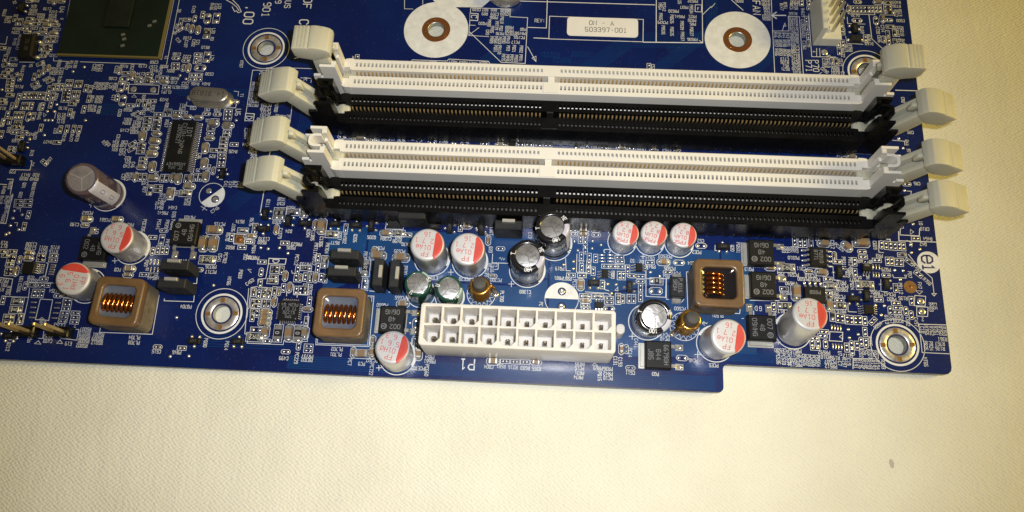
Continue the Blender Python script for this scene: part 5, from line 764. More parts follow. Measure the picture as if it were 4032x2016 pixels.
mb.add([(-.19, .90, 7.9), (.19, .90, 7.9), (.19, .50, 7.1), (-.19, .50, 7.1), (.19, .46, 6.7), (-.19, .46, 6.7), (.19, .84, 5.4), (-.19, .84, 5.4)], [(0, 1, 2, 3), (3, 2, 4, 5), (5, 4, 6, 7)])
mb.m = 1; mb.add([(-.235, 2.55, 7.75), (.235, 2.55, 7.75), (.235, 2.75, 5.7), (-.235, 2.75, 5.7), (-.235, 1.95, 7.45), (.235, 1.95, 7.45)], [(0, 1, 2, 3), (4, 5, 1, 0)])
contact = mb.mesh('contact', ['gold', 'contactgrey'])
latch = latch_mesh(); YS = [0., -9.94, -22.76, -32.78]
SL = {'white': (slot_mesh('white'), tower_mesh('white')), 'black': (slot_mesh('black'), tower_mesh('black'))}
LAB = ['white memory slot with both latches upright, farthest from the power connector', 'black memory slot between the two white ones', 'white memory slot between the two black ones', 'black memory slot closest to the capacitors']
for i, y in enumerate(YS):
    hm, tm = SL['white' if i % 2 == 0 else 'black']
    s_ = place('memory_slot', hm, root, (0, y+2.27, 0), label=LAB[i])
    for side in (0, 1):
        place('end_post', tm, s_, (123 if side else 0, 0, 0), 180 if side else 0)
        open_ = (0. if i == 0 else 28.+random.uniform(-1, 1))
        o = place('latch', latch, s_, ((123+5.3) if side else -5.3, 0, 5.0), eul=Euler((0, R(-open_), R(180) if side else 0), 'XYZ') if not side else Euler((0, R(-open_), R(180)), 'XYZ'))
    for sg in (1, -1):
        for px in PINS: place('contact', contact, s_, (px, 0, 0), 0 if sg > 0 else 180)
    mb = MB(); text(mb, '01R6' if i == 2 else '01R', 0, 0, 0, 1.5, .12, 0, lambda u, v, z: (34+u, -4.06, 3.6+v))
    if i in (2, 0): mb.build('moulded_mark', 'white', s_, recalc=False)

# ---------------------------------------------------------------- main power connector
PX, PY, PW, PD, PH = 22.34, -67.43, 43.4, 9.57, 12.8
cham = {0: (1, 2, 5, 6, 9), 1: (0, 3, 4, 7, 8)}       # top row / bottom row cells with cut corners
cells = []; spots = []
for r_ in (0, 1):
    for c_ in range(10):
        cx = PX+PW/2+(c_-4.5)*4.2; cy = PY+PD/2+(2.15 if r_ == 0 else -2.15); hw, hh = 1.84, 1.92
        k = 1.0 if c_ in cham[r_] else .12
        cells.append([(cx-hw, cy+hh), (cx-hw, cy-hh+k), (cx-hw+k, cy-hh), (cx+hw-k, cy-hh), (cx+hw, cy-hh+k), (cx+hw, cy+hh)]); spots.append((cx, cy))
me = plate(rrect(PX, PX+PW, PY, PY+PD, .7), cells, .35, PH, .10); me.materials.append(M['atx'])
p1 = place('power_connector', me, root, label='ivory twenty-pin power connector near the board edge')
mb = MB(); mb.prism(rrect(PX+.15, PX+PW-.15, PY+.15, PY+PD-.15, .6), .3, 5.0, bottom=True); mb.build('connector_floor', 'atx', p1)
pin = MB(); pin.cbox(-.46, .46, -.46, .46, 4.9, 8.2, .15); pin.cbox(-.34, .34, -.34, .34, 8.0, 9.2, .26); pm = pin.mesh('terminal_pin', 'pinmetal')
tx_ = MB(); tx_.cbox(-1.3, -.62, -.3, 1.8, 2.55, 6.0, .1); tm_ = tx_.mesh('cell_rib', 'atx')
for cx, cy in spots: place('terminal_pin', pm, p1, (cx, cy-.1, 0))
mb = MB(); mb.xz([(TAB[0]-2.1, 2), (TAB[0]+2.1, 2), (TAB[0]+2.1, 6.4), (TAB[0]-2.1, 6.4)], PY+PD-.05, PY+PD+1.5); mb.build('latch_ramp', 'atx', p1, bevel=.2)
mb = MB(); mb.prism(rrect(PEG[0]-1.0, PEG[0]+1.0, PEG[1]-1.5, PEG[1]+.9, .9), 0, 6.0, bottom=True); mb.build('locating_peg', 'atx', p1, bevel=.25)

# ---------------------------------------------------------------- capacitors
def can_obj(name, prof, mt, loc, parent, smooth=True, n=44):
    mb = MB(); mb.smooth = smooth; mb.lathe(prof, n); mb.smooth = False
    return mb.build(name, mt, parent, loc, recalc=True)
CL = ['silver polymer capacitor beside the black transistor left of the empty round footprint', 'silver polymer capacitor with red segment turned away, touching the leftmost inductor', 'silver polymer capacitor beside the standing transistor in front of the memory slot', 'silver polymer capacitor between its twin and the black capacitors',
      'first of three small silver capacitors in a row', 'middle of three small silver capacitors in a row', 'last of three small silver capacitors in a row, beside the corner', 'silver polymer capacitor at the end of the power connector, close to the board edge', 'silver polymer capacitor next to the leaning copper coil', 'tall silver polymer capacitor leaning beside the eight-leg chip',
      'black sleeved capacitor touching the memory slot', 'black sleeved capacitor standing in front of another black one', 'black sleeved capacitor at the end of the power connector', 'green sleeved capacitor behind the connector corner', 'green sleeved capacitor beside the copper coil', 'brown sleeved capacitor with lilac stripe standing alone']
for ci, ((k, T_, b, tp, h, d, rot, prt), (bx, by, tx, ty)) in enumerate(zip(CAPS, MMCAP)):
    r = d/2; ax = Vector((tx-bx, ty-by, h)); mxt = math.tan(R(9)); hor = Vector((ax.x, ax.y, 0))
    if hor.length > h*mxt: hor = hor.normalized()*h*mxt
    c0 = Vector((tx, ty, 0))-hor                       # keep the top where it stands, lean at most nine degrees
    q = Vector((0, 0, 1)).rotation_difference(Vector((hor.x, hor.y, h)))
    eul = (q @ Euler((0, 0, R(rot))).to_quaternion()).to_euler()
    if k == 'fp':
        prof = [(r*.90, 0), (r*.96, .12), (r*.97, .9), (r*.9, 1.25), (r*.9, 1.45), (r*.985, 1.8), (r, 2.1), (r, h-.75), (r*.975, h-.4), (r*.93, h-.12), (r*.86, h-.02), (r*.80, h), (.001, h)]
        mb = MB(); mb.smooth = True; mb.lathe(prof, 48); me = mb.mesh('polymer_capacitor', 'can')
        o = place('polymer_capacitor', me, root, (c0.x, c0.y, .05), eul=eul, label=CL[ci])
        me.materials.append(M['cantop'])
        for p in me.polygons:
            if p.center.z > (h-.3)*S: p.material_index = 1
        x0 = r*.40; rm = r*.965; a = math.acos(x0/rm); n = 20; kk = 7; mb = MB(); mb.smooth = True
        def zt(rr):
            for (ra, za), (rb, zb) in zip(prof[-6:], prof[-5:]):
                if rb <= rr <= ra: return zb+(za-zb)*(rr-rb)/(ra-rb)
            return h
        pts = []
        for i in range(n+1):
            th = -a+2*a*i/n; r0 = x0/math.cos(th)
            for k2 in range(kk+1): rr = r0+(rm-r0)*k2/kk; pts.append((rr*math.cos(th), rr*math.sin(th), zt(rr)+.02))
        mb.add(pts, [(i*(kk+1)+q2, i*(kk+1)+q2+1, (i+1)*(kk+1)+q2+1, (i+1)*(kk+1)+q2) for i in range(n) for q2 in range(kk)])
        mb.build('polarity_mark', 'red', o)
        mb = MB(); ls = prt.split('|'); ch = r*.27
        for li, s2 in enumerate(ls): text(mb, s2, -r*.20+(0 if len(s2) > 2 else r*.14), (li-(len(ls)-1)/2)*r*.40, 180, ch, .13, h+.016)
        mb.build('rating_print', 'red', o, recalc=False)
    else:
        sl = {'black': 'sleeveblack', 'green': 'sleevegreen', 'brown': 'sleevebrown'}[k]; st = 'stripegreen' if k == 'green' else 'stripe'
        lip = {'black': .68, 'green': .78, 'brown': .80}[k]
        prof = [(r*.92, 0), (r, .25), (r, 1.2), (r*.95, 1.55), (r*.95, 1.8), (r, 2.2), (r, h-.7), (r*.97, h-.3), (r*.90, h-.03), (r*.82, h+.03), (r*lip, h+.02), (r*lip, h-.25)]
        mb = MB(); mb.smooth = True; mb.lathe(prof, 48); o = place('electrolytic_capacitor', mb.mesh('electrolytic_capacitor', sl), root, (c0.x, c0.y, .05), eul=eul, label=CL[ci])
        mb = MB(); mb.smooth = True; mb.lathe([(r*(lip+.02), h-.16), (r*lip*.9, h-.10), (.001, h-.10)], 40); tpo = mb.build('can_top', 'foil' if k != 'brown' else 'topgrey', o)
        mb = MB()
        for g in range(3):
            a = R(g*120+(15 if k == 'green' else 70)); l2 = r*lip*.92; mb.strip([(.05, 0), (l2*math.cos(a), l2*math.sin(a))], .13 if k == 'brown' else .085, h-.085+g*.004)
        mb.build('vent_score', 'scorebright' if k == 'brown' else 'rod', o, recalc=False)
        mb = MB(); mb.smooth = True; e = .03
        mb.lathe([(r+e, 2.3), (r+e, h-.7), (r*.97+e, h-.3+e), (r*.90+e, h-.03+e), (r*.82, h+.03+e), (r*(lip+.03), h+.02+e)], 12, -24, 24); mb.build('polarity_stripe', st, o)
        mb = MB()
        for kk in range(2):
            zc = h*(.38 if kk else .72); mb2 = [(-.30, -.9), (.30, -.9), (.42, -.6), (.42, .6), (.30, .9), (-.30, .9), (-.42, .6), (-.42, -.6), (-.30, -.9)]
            o0 = len(mb.v); mb.strip(mb2, .10, 0)
            for j in range(o0, len(mb.v)): u, v, _ = mb.v[j]; mb.v[j] = ((r+.06)*math.cos(u/r), (r+.06)*math.sin(u/r), zc+v)
        mb.build('minus_mark', 'sleeveink' if k == 'green' else 'res', o, recalc=False)
        mb = MB()
        if k != 'brown':
            for s2, a0, zz, hh in ((('100uF', 235, h-2.4, 1.5), ('16V', 160, h-2.4, 1.5), ('105C', 300, h-4.6, 1.2), ('25V', 110, h-3.0, 1.3)) if k == 'black' else (('SV', 300, h-1.9, 1.0), ('47', 210, h-2.0, 1.0))):
                text(mb, s2.upper() if 'u' not in s2 else '100', 0, 0, 0, hh, .2, 0, lambda u, v, z, a0=a0, zz=zz: ((r+.03)*math.cos(R(a0)+u/r), (r+.03)*math.sin(R(a0)+u/r), zz+v))
            for s2, a0 in ((('ME', 50), ('100', 300), ('T', 200)) if k == 'black' else (('U', 190), ('SA', 330))):
                text(mb, s2, 0, 0, 0, .85, .17, 0, lambda u, v, z, a0=a0: ((r*.85+v)*math.cos(R(a0)-u/r), (r*.85+v)*math.sin(R(a0)-u/r), h+.06))
            mb.build('sleeve_print', 'sleeveink', o, recalc=False)

# ---------------------------------------------------------------- inductors
for ii, (x, y, ax) in enumerate(IND):
    hw = 5.75; H = 8.2
    me = plate(rrect(-hw, hw, -hw, hw, 1.5), [rrect(-3.95, 3.95, -3.75, 3.75, 1.3)], H-2.6, H, .45); me.materials.append(M['ferrite'])
    for p in me.polygons: p.use_smooth = True
    me.set_sharp_from_angle(angle=R(35))
    o = place('power_inductor', me, root, (x, y, 0), label=['brown square inductor beside two standing transistors at the board edge', 'brown square inductor between the square chip and the power connector', 'brown square inductor with dark filling, beside the copper coil'][ii], rot=(-2, 0, 0)[ii])
    mb = MB(); q = .12
    mb.prism(rrect(-hw+q, hw-q, -hw+q, hw-q, 1.5), .2, H-2.2, top=False); mb.build('pressed_base', 'ferriteside', o)
    pot = 'potting' if ax == 'x' else 'pottingdark'
    mb = MB(); mb.smooth = True; n = 24; pts = []; g = 14
    for j in range(g+1):
        for i in range(g+1):
            u, v = -1+2*i/g, -1+2*j/g; e = max(abs(u), abs(v)); pts.append((u*3.95, v*3.75, H-1.3+.9*max(0, e-.75)/.25*.6))
    mb.add(pts, [(j*(g+1)+i, j*(g+1)+i+1, (j+1)*(g+1)+i+1, (j+1)*(g+1)+i) for j in range(g) for i in range(g)]); mb.build('potting_fill', pot, o)
    n = 7 if ax == 'x' else 5; pitch = 1.10 if ax == 'x' else 1.12
    tn = MB(); pts = []
    for k2 in range(13):
        a = R(-10+200*k2/12); pts.append((.10*math.cos(a)*0+.16*(k2/12-.5), -2.45*math.cos(a), H-2.75+2.05*math.sin(a)))
    tn.tube(pts, .50, 10); tmesh = tn.mesh('coil_turn', 'copper')
    for k2 in range(n):
        off = (k2-(n-1)/2)*pitch
        if ax == 'x': place('coil_turn', tmesh, o, (off, -.2, 0))
        else: place('coil_turn', tmesh, o, (-.9, off, .35), 90+random.uniform(-4, 4)).scale = (1, .85, 1)

# copper-wound rod coils
for ri, (bx, by, tx, ty, la) in enumerate(RODS):
    h = 8.5; hor = Vector((tx-bx, ty-by, 0)); hor = hor if hor.length < 1.9 else hor.normalized()*1.9; c0 = Vector((tx, ty, 0))-hor
    eul = Vector((0, 0, 1)).rotation_difference(Vector((hor.x, hor.y, h))).to_euler()
    mb = MB(); mb.smooth = True; mb.lathe([(1.55, .6), (1.55, h-.2), (1.4, h), (.001, h)], 28)
    o = place('rod_coil', mb.mesh('rod_coil', 'rod'), root, (c0.x, c0.y, 0), eul=eul, label=['upright copper-wound rod coil behind the power connector', 'leaning copper-wound rod coil beside the black capacitor'][ri])
    pts = []; turns = 6
    for k2 in range(turns*20+1): a = 2*math.pi*k2/20+R(la); pts.append((2.05*math.cos(a), 2.05*math.sin(a), .9+.92*k2/20))
    e = pts[-1]; da = R(la)
    for s2 in range(1, 9):
        f = s2/8; pts.append((e[0]+math.cos(da)*1.5*math.sin(f*1.5), e[1]+math.sin(da)*1.5*math.sin(f*1.5), e[2]-f*f*5.2))
    mb = MB(); mb.tube(pts, .5, 10); mb.build('copper_winding', 'copperbrass', o)
    mb = MB(); mb.blob(0, 0, .9, .9, .5); place('solder_joint', mb.mesh('solder_joint', 'solder'), o, (3.4*math.cos(da), 3.4*math.sin(da), 0))

# ---------------------------------------------------------------- transistors and diodes
def dpak(mk):
    mb = MB(); mb.cbox(-3.25, 3.25, -3.0, 3.0, .1, 2.3, .28); body = mb.mesh('power_transistor', 'epoxy'); return body
body_dp = dpak(0)
mb = MB(); mb.cbox(-2.6, 2.6, 3.02, 4.0, .12, .62, .05); mb.box(-3.0, 3.0, -3.2, 4.35, .01, .10); tab_m = mb.mesh('metal_tab', 'bright')
mb = MB(); mb.add([(-.42, -2.95, 1.15), (.42, -2.95, 1.15), (.42, -3.9, 1.1), (-.42, -3.9, 1.1), (.42, -4.5, .3), (-.42, -4.5, .3), (.42, -5.5, .25), (-.42, -5.5, .25), (.42, -5.5, .02), (-.42, -5.5, .02)], [(0, 1, 2, 3), (3, 2, 4, 5), (5, 4, 6, 7), (7, 6, 8, 9)]); mb.box(-.75, .75, -6.1, -4.2, .01, .09); mb.blob(0, -5.5, .6, .5, .3); leg_m = mb.mesh('leg', 'solder')
DL = ['black power transistor behind the standing pair of transistors', 'black power transistor partly under a silver capacitor', 'black power transistor behind a silver capacitor left of the connector', 'wide black power transistor at the board edge beside the notch', 'black power transistor touching the black memory slot', 'black power transistor beside the dark filled inductor', 'black power transistor between two tall silver capacitors']
for di, (d, x, y, s_, a) in enumerate(DPAK):
    rot = {'d': 0, 'u': 180, 'r': 90, 'l': -90}[d]
    o = place('power_transistor', body_dp, root, (x, y, 0), rot, label=DL[di]); place('metal_tab', tab_m, o)
    for lx in (-2.28, 2.28): place('leg', leg_m, o, (lx, 0, 0))
    mb = MB(); ls = s_.split('|')
    for li, s2 in enumerate(ls):
        off = ((len(ls)-1)/2-li)*1.75; aa = a-rot
        text(mb, s2, -off*math.sin(R(aa)), off*math.cos(R(aa)), aa, 1.05 if len(s2) < 6 else .95, .11, 2.31)
    mb.build('laser_marking', 'mark', o, recalc=False)
mb = MB(); mb.cbox(-3.3, 3.3, -1.15, 1.15, 1.0, 7.6, .22); st_m = mb.mesh('standing_transistor', 'epoxygrey')
mb = MB(); mb.cbox(-1.5, 1.5, .35, 1.12, 7.4, 8.5, .05); stt = mb.mesh('metal_tab', 'bright')
mb = MB(); mb.box(-.35, .35, -.25, .25, 0, 1.2); stl = mb.mesh('leg', 'solder')
mb = MB()
for s2, u, v in (('@', -1.9, 1.2), ('48', .2, 1.2), ('06', 2.0, 1.2), ('NHG', 1.0, -.6)): 
    o0 = len(mb.v); text(mb, s2, u, v, 180, .9, .1, 0)
    for j in range(o0, len(mb.v)): px, py, pz = mb.v[j]; mb.v[j] = (px, -1.16-pz*.3, 4.4+py)
stx = mb.mesh('laser_marking', 'markdim', recalc=False)
TLAB = ['standing black transistor behind its twin, beside the leftmost inductor', 'standing black transistor in front of its twin, touching the leftmost inductor', 'standing black transistor behind its twin, beside the middle inductor', 'standing black transistor touching the middle inductor', 'standing transistor seen edge-on beside the green capacitor pair', 'standing transistor seen edge-on, next to the green capacitor', 'standing black transistor against the black memory slot', 'standing black transistor with bright tab behind the black capacitors']
for ti, (ax, x, y) in enumerate(STAND):
    o = place('standing_transistor', st_m, root, (x, y, 0), -90 if ax == 'y' else 0, label=TLAB[ti])
    if ti != 6: place('metal_tab', stt, o)
    place('laser_marking', stx, o)
    for lx in (-2.28, 0, 2.28): place('leg', stl, o, (lx, 0, 0))
mb = MB(); mb.cbox(-1.45, 1.45, -.68, .68, .12, 1.1, .12); sb = mb.mesh('small_transistor', 'epoxy')
mb = MB(); mb.box(-.2, .2, -.66, -.1, .3, .42); mb.blob(0, -1.15, .36, .48, .5); sl_ = mb.mesh('leg', 'solder')
mb = MB(); text(mb, '1AM', 0, 0, 0, .6, .08, 1.105); smk = mb.mesh('laser_marking', 'markdim', recalc=False)
for d, x, y in SOT:
    rot = {'u': 0, 'd': 180, 'l': 90, 'r': -90}[d]
    o = place('small_transistor', sb, root, (x, y, 0), rot); place('laser_marking', smk, o)
    for lx, up in ((-.95, 0), (.95, 0), (0, 180)): place('leg', sl_, o, (lx, 0, 0) if not up else (0, 0, 0), up)
for a, wd, d, x, y in SOD:
    mb = MB(); mb.cbox(-wd/2, wd/2, -d/2, d/2, .1, 1.4, .15); o = mb.build('diode', 'epoxygrey', root, (x, y, 0), a)
    mb = MB(); mb.blob(wd/2+.3, 0, .55, .5, .6); e_ = mb.mesh('leg', 'solder'); place('leg', e_, o); place('leg', e_, o, rot=180)
mb = MB(); mb.cbox(-1.75, 1.75, -2.5, 2.5, .15, 2.2, .25); o = mb.build('rectifier_diode', 'epoxygrey', root, SMA+(0,), -2)
mb = MB(); mb.cbox(-1.1, 1.1, -3.7, -2.45, .02, .7, .15); e_ = mb.mesh('leg', 'solder'); place('leg', e_, o); place('leg', e_, o, rot=180)
mb = MB(); text(mb, 'PJ016', .55, .35, -90, .85, .11, 2.21); text(mb, 'SR34', -.65, .35, -90, .85, .11, 2.21); mb.build('laser_marking', 'mark', o, recalc=False)

# ---------------------------------------------------------------- integrated circuits
def chip(name, wd, d, h, x, y, rot, mt='epoxy', label=None):
    mb = MB(); mb.cbox(-wd/2, wd/2, -d/2, d/2, .1, h, .14); return mb.build(name, mt, root, (x, y, 0), rot) if label is None else place(name, mb.mesh(name, mt), root, (x, y, 0), rot, label=label)
def lead(wd, ln):
    mb = MB(); mb.add([(-wd/2, 0, .75), (wd/2, 0, .75), (wd/2, ln*.35, .7), (-wd/2, ln*.35, .7), (wd/2, ln*.5, .12), (-wd/2, ln*.5, .12), (wd/2, ln, .08), (-wd/2, ln, .08)], [(0, 1, 2, 3), (3, 2, 4, 5), (5, 4, 6, 7)])
    mb.blob(0, ln*.95, wd*.62, ln*.32, .22, 0, 8); return mb.mesh('lead', 'solder')
for ax, wd, d, n, p, x, y, s_ in ICS:
    o = chip('control_chip', wd, d, 1.2 if wd < 3.5 and d < 3.5 else 1.6, x, y, 0); lm = lead(p*.42, .9 if p < 1 else 1.4)
    for i in range(n):
        t = (i-(n-1)/2)*p
        for sg in (1, -1):
            if ax == 'h': place('lead', lm, o, (sg*wd/2, t, 0), -90 if sg > 0 else 90)
            else: place('lead', lm, o, (t, sg*d/2, 0), 0 if sg > 0 else 180)
    mb = MB()
    for li, s2 in enumerate([q for q in s_.split('|') if q]): text(mb, s2, (li*1.2 if ax == 'h' else 0)-(.6 if '|' in s_ else 0), 0 if ax == 'h' else .6, -90 if ax == 'h' else 180, .8 if wd > 3 else .5, .1, 1.61 if max(wd, d) > 3.5 else 1.21)
    if s_: mb.build('laser_marking', 'mark', o, recalc=False)
# clock chip
a, b, c_, d_ = [Vector(q) for q in IDT]; cx = (a+b+c_+d_)/4; wd = ((b-a).length+(c_-d_).length)/2; d = ((a-d_).length+(b-c_).length)/2
o = chip('clock_chip', wd, d, 1.1, cx.x, cx.y, 0, label='long black clock chip with many fine leads along both sides'); lm = lead(.26, 1.15)
for i in range(28):
    t = (i-13.5)*d*.97/28
    for sg in (1, -1): place('lead', lm, o, (sg*wd/2, t, 0), -90 if sg > 0 else 90)
mb = MB(); text(mb, 'IDT', wd*.30, d*.27, -90, 1.25, .15, 1.11); text(mb, 'CV184-2APAG', wd*.07, d*.14, -90, .95, .11, 1.11); text(mb, 'ZB0952T', -wd*.12, d*.22, -90, .95, .11, 1.11)
text(mb, 'A34995MY', 0, -d*.36, 0, .75, .1, 1.11); text(mb, 'TWN JZ', 0, -d*.43, 0, .75, .1, 1.11); mb.build('laser_marking', 'mark', o, recalc=False)
# square controller
o = chip('square_chip', 5., 5., .9, QFN[0], QFN[1], 0, label='small square black chip with leads on four sides, beside the brown inductor'); lm = lead(.22, .5)
for k in range(4):
    for i in range(8):
        t = (i-3.5)*.5; q = Vector((t, 2.5, 0)); q.rotate(Euler((0, 0, R(90*k)))); place('lead', lm, o, tuple(q), 90*k)
mb = MB()
for li, s2 in enumerate(('TPS', '51220', 'TI 01J', 'P62H Q4')): text(mb, s2, .1, -1.35+li*.95, 180, .7, .09, .91)
mb.disc(.16, .912, 12, 1.9, -1.9); mb.build('laser_marking', 'mark', o, recalc=False)
# large chip at the corner of the picture
a, b, c_, d_ = [Vector(q) for q in CHIP]; mb = MB()
x0, x1, y0, y1 = (a.x+d_.x)/2, (b.x+c_.x)/2, (a.y+b.y)/2, (a.y+b.y)/2+34
mb.box(x0, x1, y0, y1, .35, 1.1); me = mb.mesh('large_chip', ['substrate', 'subedge'])
for p in me.polygons: p.material_index = 0 if p.normal.z > .5 else 1
o = place('large_chip', me, root, label='large square green chip near the top corner')
mb = MB(); mb.cbox(x0+11, x1-10, y0+9, y1-8, 1.1, 1.75, .1); mb.build('silicon_die', 'die', o)
mb = MB(); mb.strip([(x0, y0+.25), (x1-.25, y0+.25), (x1-.25, y1)], .5, 1.106); mb.build('gold_border', 'subedge', o, recalc=False)
sp_ = MB(); sp_.cbox(-.5, .5, -.3, .3, 1.1, 1.5, .05); spm = sp_.mesh('chip_part', 'term')
for u, v in ((.62, .16), (.62, .10), (.88, .33), (.84, .29), (.6, .2)): place('chip_capacitor', spm, o, (x0+(x1-x0)*u, y0+(y1-y0)*v, 0), 20)
# crystals
mb = MB(); mb.smooth = True
def stad(l, w_, n=10): return [(l+w_*math.cos(R(a)), w_*math.sin(R(a))) for a in range(-90, 91, 180//n)]+[(-l+w_*math.cos(R(a)), w_*math.sin(R(a))) for a in range(90, 271, 180//n)]
prf = [(3.1, 2.55, .1), (3.1, 2.55, .5), (3.05, 2.15, .55), (3.05, 2.1, 2.9), (3.0, 1.9, 3.25), (2.9, 1.55, 3.4)]; pts = []; fs = []
rings = [[(x, y, z) for x, y in stad(l, w_)] for l, w_, z in prf]; n = len(rings[0])
for rg in rings: pts += rg
for j in range(len(rings)-1): fs += [(j*n+i, j*n+(i+1) % n, (j+1)*n+(i+1) % n, (j+1)*n+i) for i in range(n)]
fs.append(tuple(range((len(rings)-1)*n, len(rings)*n))); mb.add(pts, fs); o = mb.build('crystal', 'steel', root, (Y1C[0], Y1C[1], 0), -3); o['label'] = 'oval metal crystal can with stamped number'
mb = MB(); text(mb, '14.31818', 0, 0, 180, 1.3, .12, 3.41); mb.build('stamped_number', 'epoxygrey', o, recalc=False)
mb = MB(); mb.blob(6.2, 0, 1.0, .8, .7); e_ = mb.mesh('solder_joint', 'solder'); place('solder_joint', e_, o); place('solder_joint', e_, o, rot=180)
mb = MB(); mb.cbox(-2.0, 2.0, -3.6, 3.6, .1, 2.3, .5); o = mb.build('black_crystal', 'epoxy', root, (Y5C[0], Y5C[1], 0), 4)
mb = MB(); mb.blob(2.3, 2.0, .7, .6, .8); mb.blob(2.3, -2.7, .7, .6, .8); mb.build('solder_joint', 'solder', o)
mb = MB(); text(mb, '25.0E', .3, 0, -90, .9, .1, 2.31); mb.build('laser_marking', 'markdim', o, recalc=False)

# ---------------------------------------------------------------- pin headers, fan header, sticker and other small things
for hi, (p0, p1_, ph) in enumerate(HDR):
    c = (Vector(p0)+Vector(p1_))/2; mb = MB(); mb.cbox(-2.6, 2.6, -1.27, 1.27, 0, 2.5, .25)
    o = place('pin_header', mb.mesh('pin_header', 'black'), root, (c.x, c.y, 0), label=['two-pin header below the small three-leg diode', 'two-pin header next to the corner of the cloth edge', 'two-pin header between the other header and the inductor'][hi])
    mb = MB(); mb.cbox(-.32, .32, -.32, .32, 2.4, ph+2.0, .2); pm = mb.mesh('header_pin', 'gold')
    for sx in (-1.27, 1.27): place('header_pin', pm, o, (sx, 0, 0))
fx, fy = FANPIN[0]; mb = MB(); mb.cbox(-2.9, 2.3, -2.3, 9.9, .05, 3.4, .2); mb.cbox(-4.2, -2.85, -2.3, 9.9, .05, 8.2, .2); mb.cbox(-2.9, -1.2, -.6, 8.2, 3.2, 5.2, .3)
o = place('fan_header', mb.mesh('fan_header', 'fanwhite'), root, (fx, fy, 0), label='white fan header with upright metal pins')
mb = MB(); mb.cbox(-.32, .32, -.32, .32, 3.0, 12.5, .2); pm = mb.mesh('header_pin', 'steel')
for i in range(4): place('header_pin', pm, o, (0, i*2.54, 0))
a, b, c_, d_ = [Vector(q) for q in STICK]; cx = (a+b+c_+d_)/4; wd = (b-a).length; d = (a-d_).length
me = plate(rrect(-wd/2, wd/2, -d/2, d/2, 1.0), [], .03, .16); me.materials.append(M['paper'])
o = place('paper_label', me, root, (cx.x, cx.y, 0), rot=0, label='white paper sticker printed with a part number')
mb = MB(); text(mb, 'ON - A', -.3, 1.25, 0, 1.35, .16, .165); text(mb, '503397-001', .9, -.85, 0, 1.35, .16, .165); mb.build('label_print', 'labelink', o, recalc=False)
mb = MB(); mb.disc(1.55, .012, 28); o = mb.build('fiducial', 'brownpad', root, FM7+(0,)); mb = MB(); mb.blob(0, 0, .45, .45, .05, .012); mb.build('fiducial_dot', 'copperpad', o)
mb = MB(); mb.box(-1.05, 1.05, -1.05, 1.05, .005, .03); o = mb.build('square_pad', 'brownpad', root, J106+(0,)); mb = MB(); mb.blob(0, 0, .7, .7, .35, .02, 14); mb.build('solder_joint', 'copperpad', o)
for x, y in HOLES:
    mb = MB(); mb.smooth = True; mb.lathe([(.85, .012), (.7, .12), (.35, .10), (.12, .02)], 16); mb.build('solder_hole', 'solder', root, (x, y, 0), recalc=False)
for x, y, r, a in FOOT:
    for sg in (1, -1):
        mb = MB(); mb.ring(0.001, 1.0, .03, 20); mb.m = 1; mb.smooth = True; mb.lathe([(.72, .035), (.6, .12), (.3, .09), (.1, .03)], 16)
        mb.build('solder_hole', ['mask', 'solder'], root, (x+sg*r*.45*math.cos(R(a)), y+sg*r*.45*math.sin(R(a)), 0), recalc=False)
mb = MB(); mb.smooth = True; mb.lathe([(4.0, -1.2), (4.1, 0), (3.6, 1.4), (2.4, 2.2), (.001, 2.5)], 36); o = place('metal_dome', mb.mesh('metal_dome', 'steel'), root, (DOME[0], DOME[1]+2.2, 1.6)); o.scale = (1.1, .8, 1.)
o['label'] = 'rounded metal foot at the top edge of the picture'
pr = MB(); pr.box(-.7, .7, -.16, .16, .005, .06); pr.blob(0, 0, .6, .15, .1, .05, 8); prm = pr.mesh('bare_pad', 'solder')
for x0, y0, x1, y1, n, rot in PADROWS:
    for i in range(n): f = i/(n-1); place('bare_pad', prm, root, (x0+(x1-x0)*f, y0+(y1-y0)*f, 0), rot)

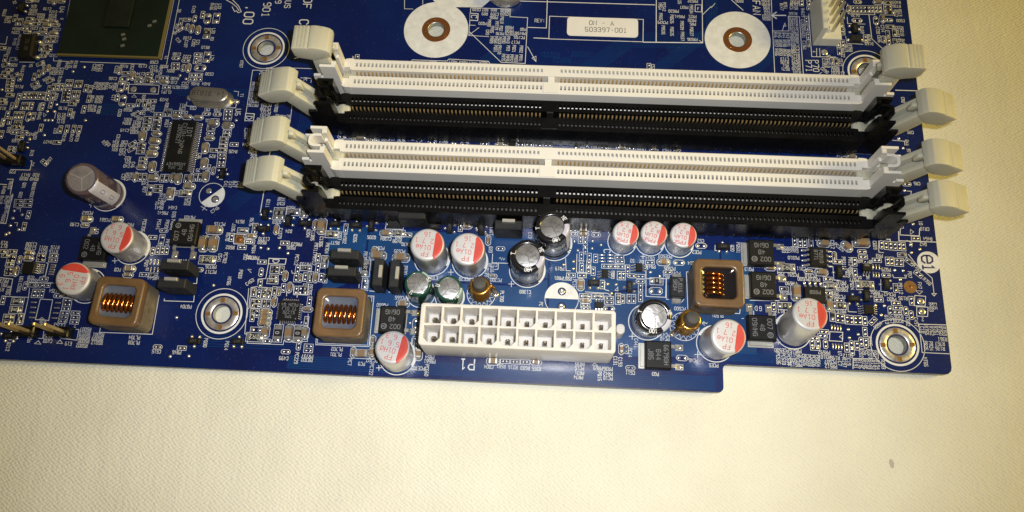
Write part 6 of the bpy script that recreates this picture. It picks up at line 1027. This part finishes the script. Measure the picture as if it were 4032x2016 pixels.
# ---------------------------------------------------------------- chip resistors, capacitors and bare footprints
cache = {}
def smd_mesh(kind, size, tone):
    key = (kind, size, tone)
    if key in cache: return cache[key]
    l, d = SIZE[size]; hl, hd = l/2, d/2; pe = hl+.30; mb = MB()
    if kind in 'ue':
        for sg in (1, -1): mb.blob(sg*hl, 0, .36+.13*(size-1), hd+.06, .24 if size < 3 else .34, 0, 12)
        me = mb.mesh('bare_pads', 'solder')
    else:
        h = {1: .36, 2: .5, 3: .62, 4: .72}[size] if kind == 'r' else {1: .5, 2: .8, 3: 1.1, 4: 1.5}[size]; t = l*.24
        mb.box(-hl+t, hl-t, -hd*.98, hd*.98, .03, h*.99); mb.m = 1
        for sg in (1, -1): mb.cbox(min(sg*hl, sg*(hl-t)), max(sg*hl, sg*(hl-t)), -hd, hd, .02, h, .05)
        mb.m = 2
        for sg in (1, -1): mb.blob(sg*(hl+.05), 0, .34+.05*size, hd*1.02, h*.62, 0, 8)
        me = mb.mesh('chip', ['res' if kind == 'r' else ('mlcc' if tone == 0 else 'mlccbrown'), 'term' if kind == 'c' else 'term', 'solder'])
    cache[key] = me; return me
mks = {}
dot = MB(); dot.blob(0, 0, .42, .42, .32, 0, 10); dotm = dot.mesh('solder_dot', 'solder')
for i, (kind, size, ang, x, y, lab) in enumerate(SMD):
    j = random.uniform(-1.5, 1.5)
    if kind == 'b': place('solder_dot', dotm, root, (x, y, 0)); continue
    nm = {'r': 'chip_resistor', 'c': 'chip_capacitor', 'u': 'resistor_footprint', 'e': 'capacitor_footprint'}[kind]
    tone = 1 if kind == 'c' and y < -34 and x > -40 else 0
    o = place(nm, smd_mesh(kind, size, tone), root, (x, y, 0), ang+j)
    if lab and kind == 'r':
        key = (lab, size)
        if key not in mks:
            h = {1: .36, 2: .5, 3: .62, 4: .72}[size]; mb = MB(); text(mb, lab, 0, 0, 180, SIZE[size][1]*(.55 if len(lab) > 2 else .5)*(.8 if size < 4 else 1), .09, h+.004); mks[key] = mb.mesh('value_mark', 'silk', recalc=False)
        place('value_mark', mks[key], o)
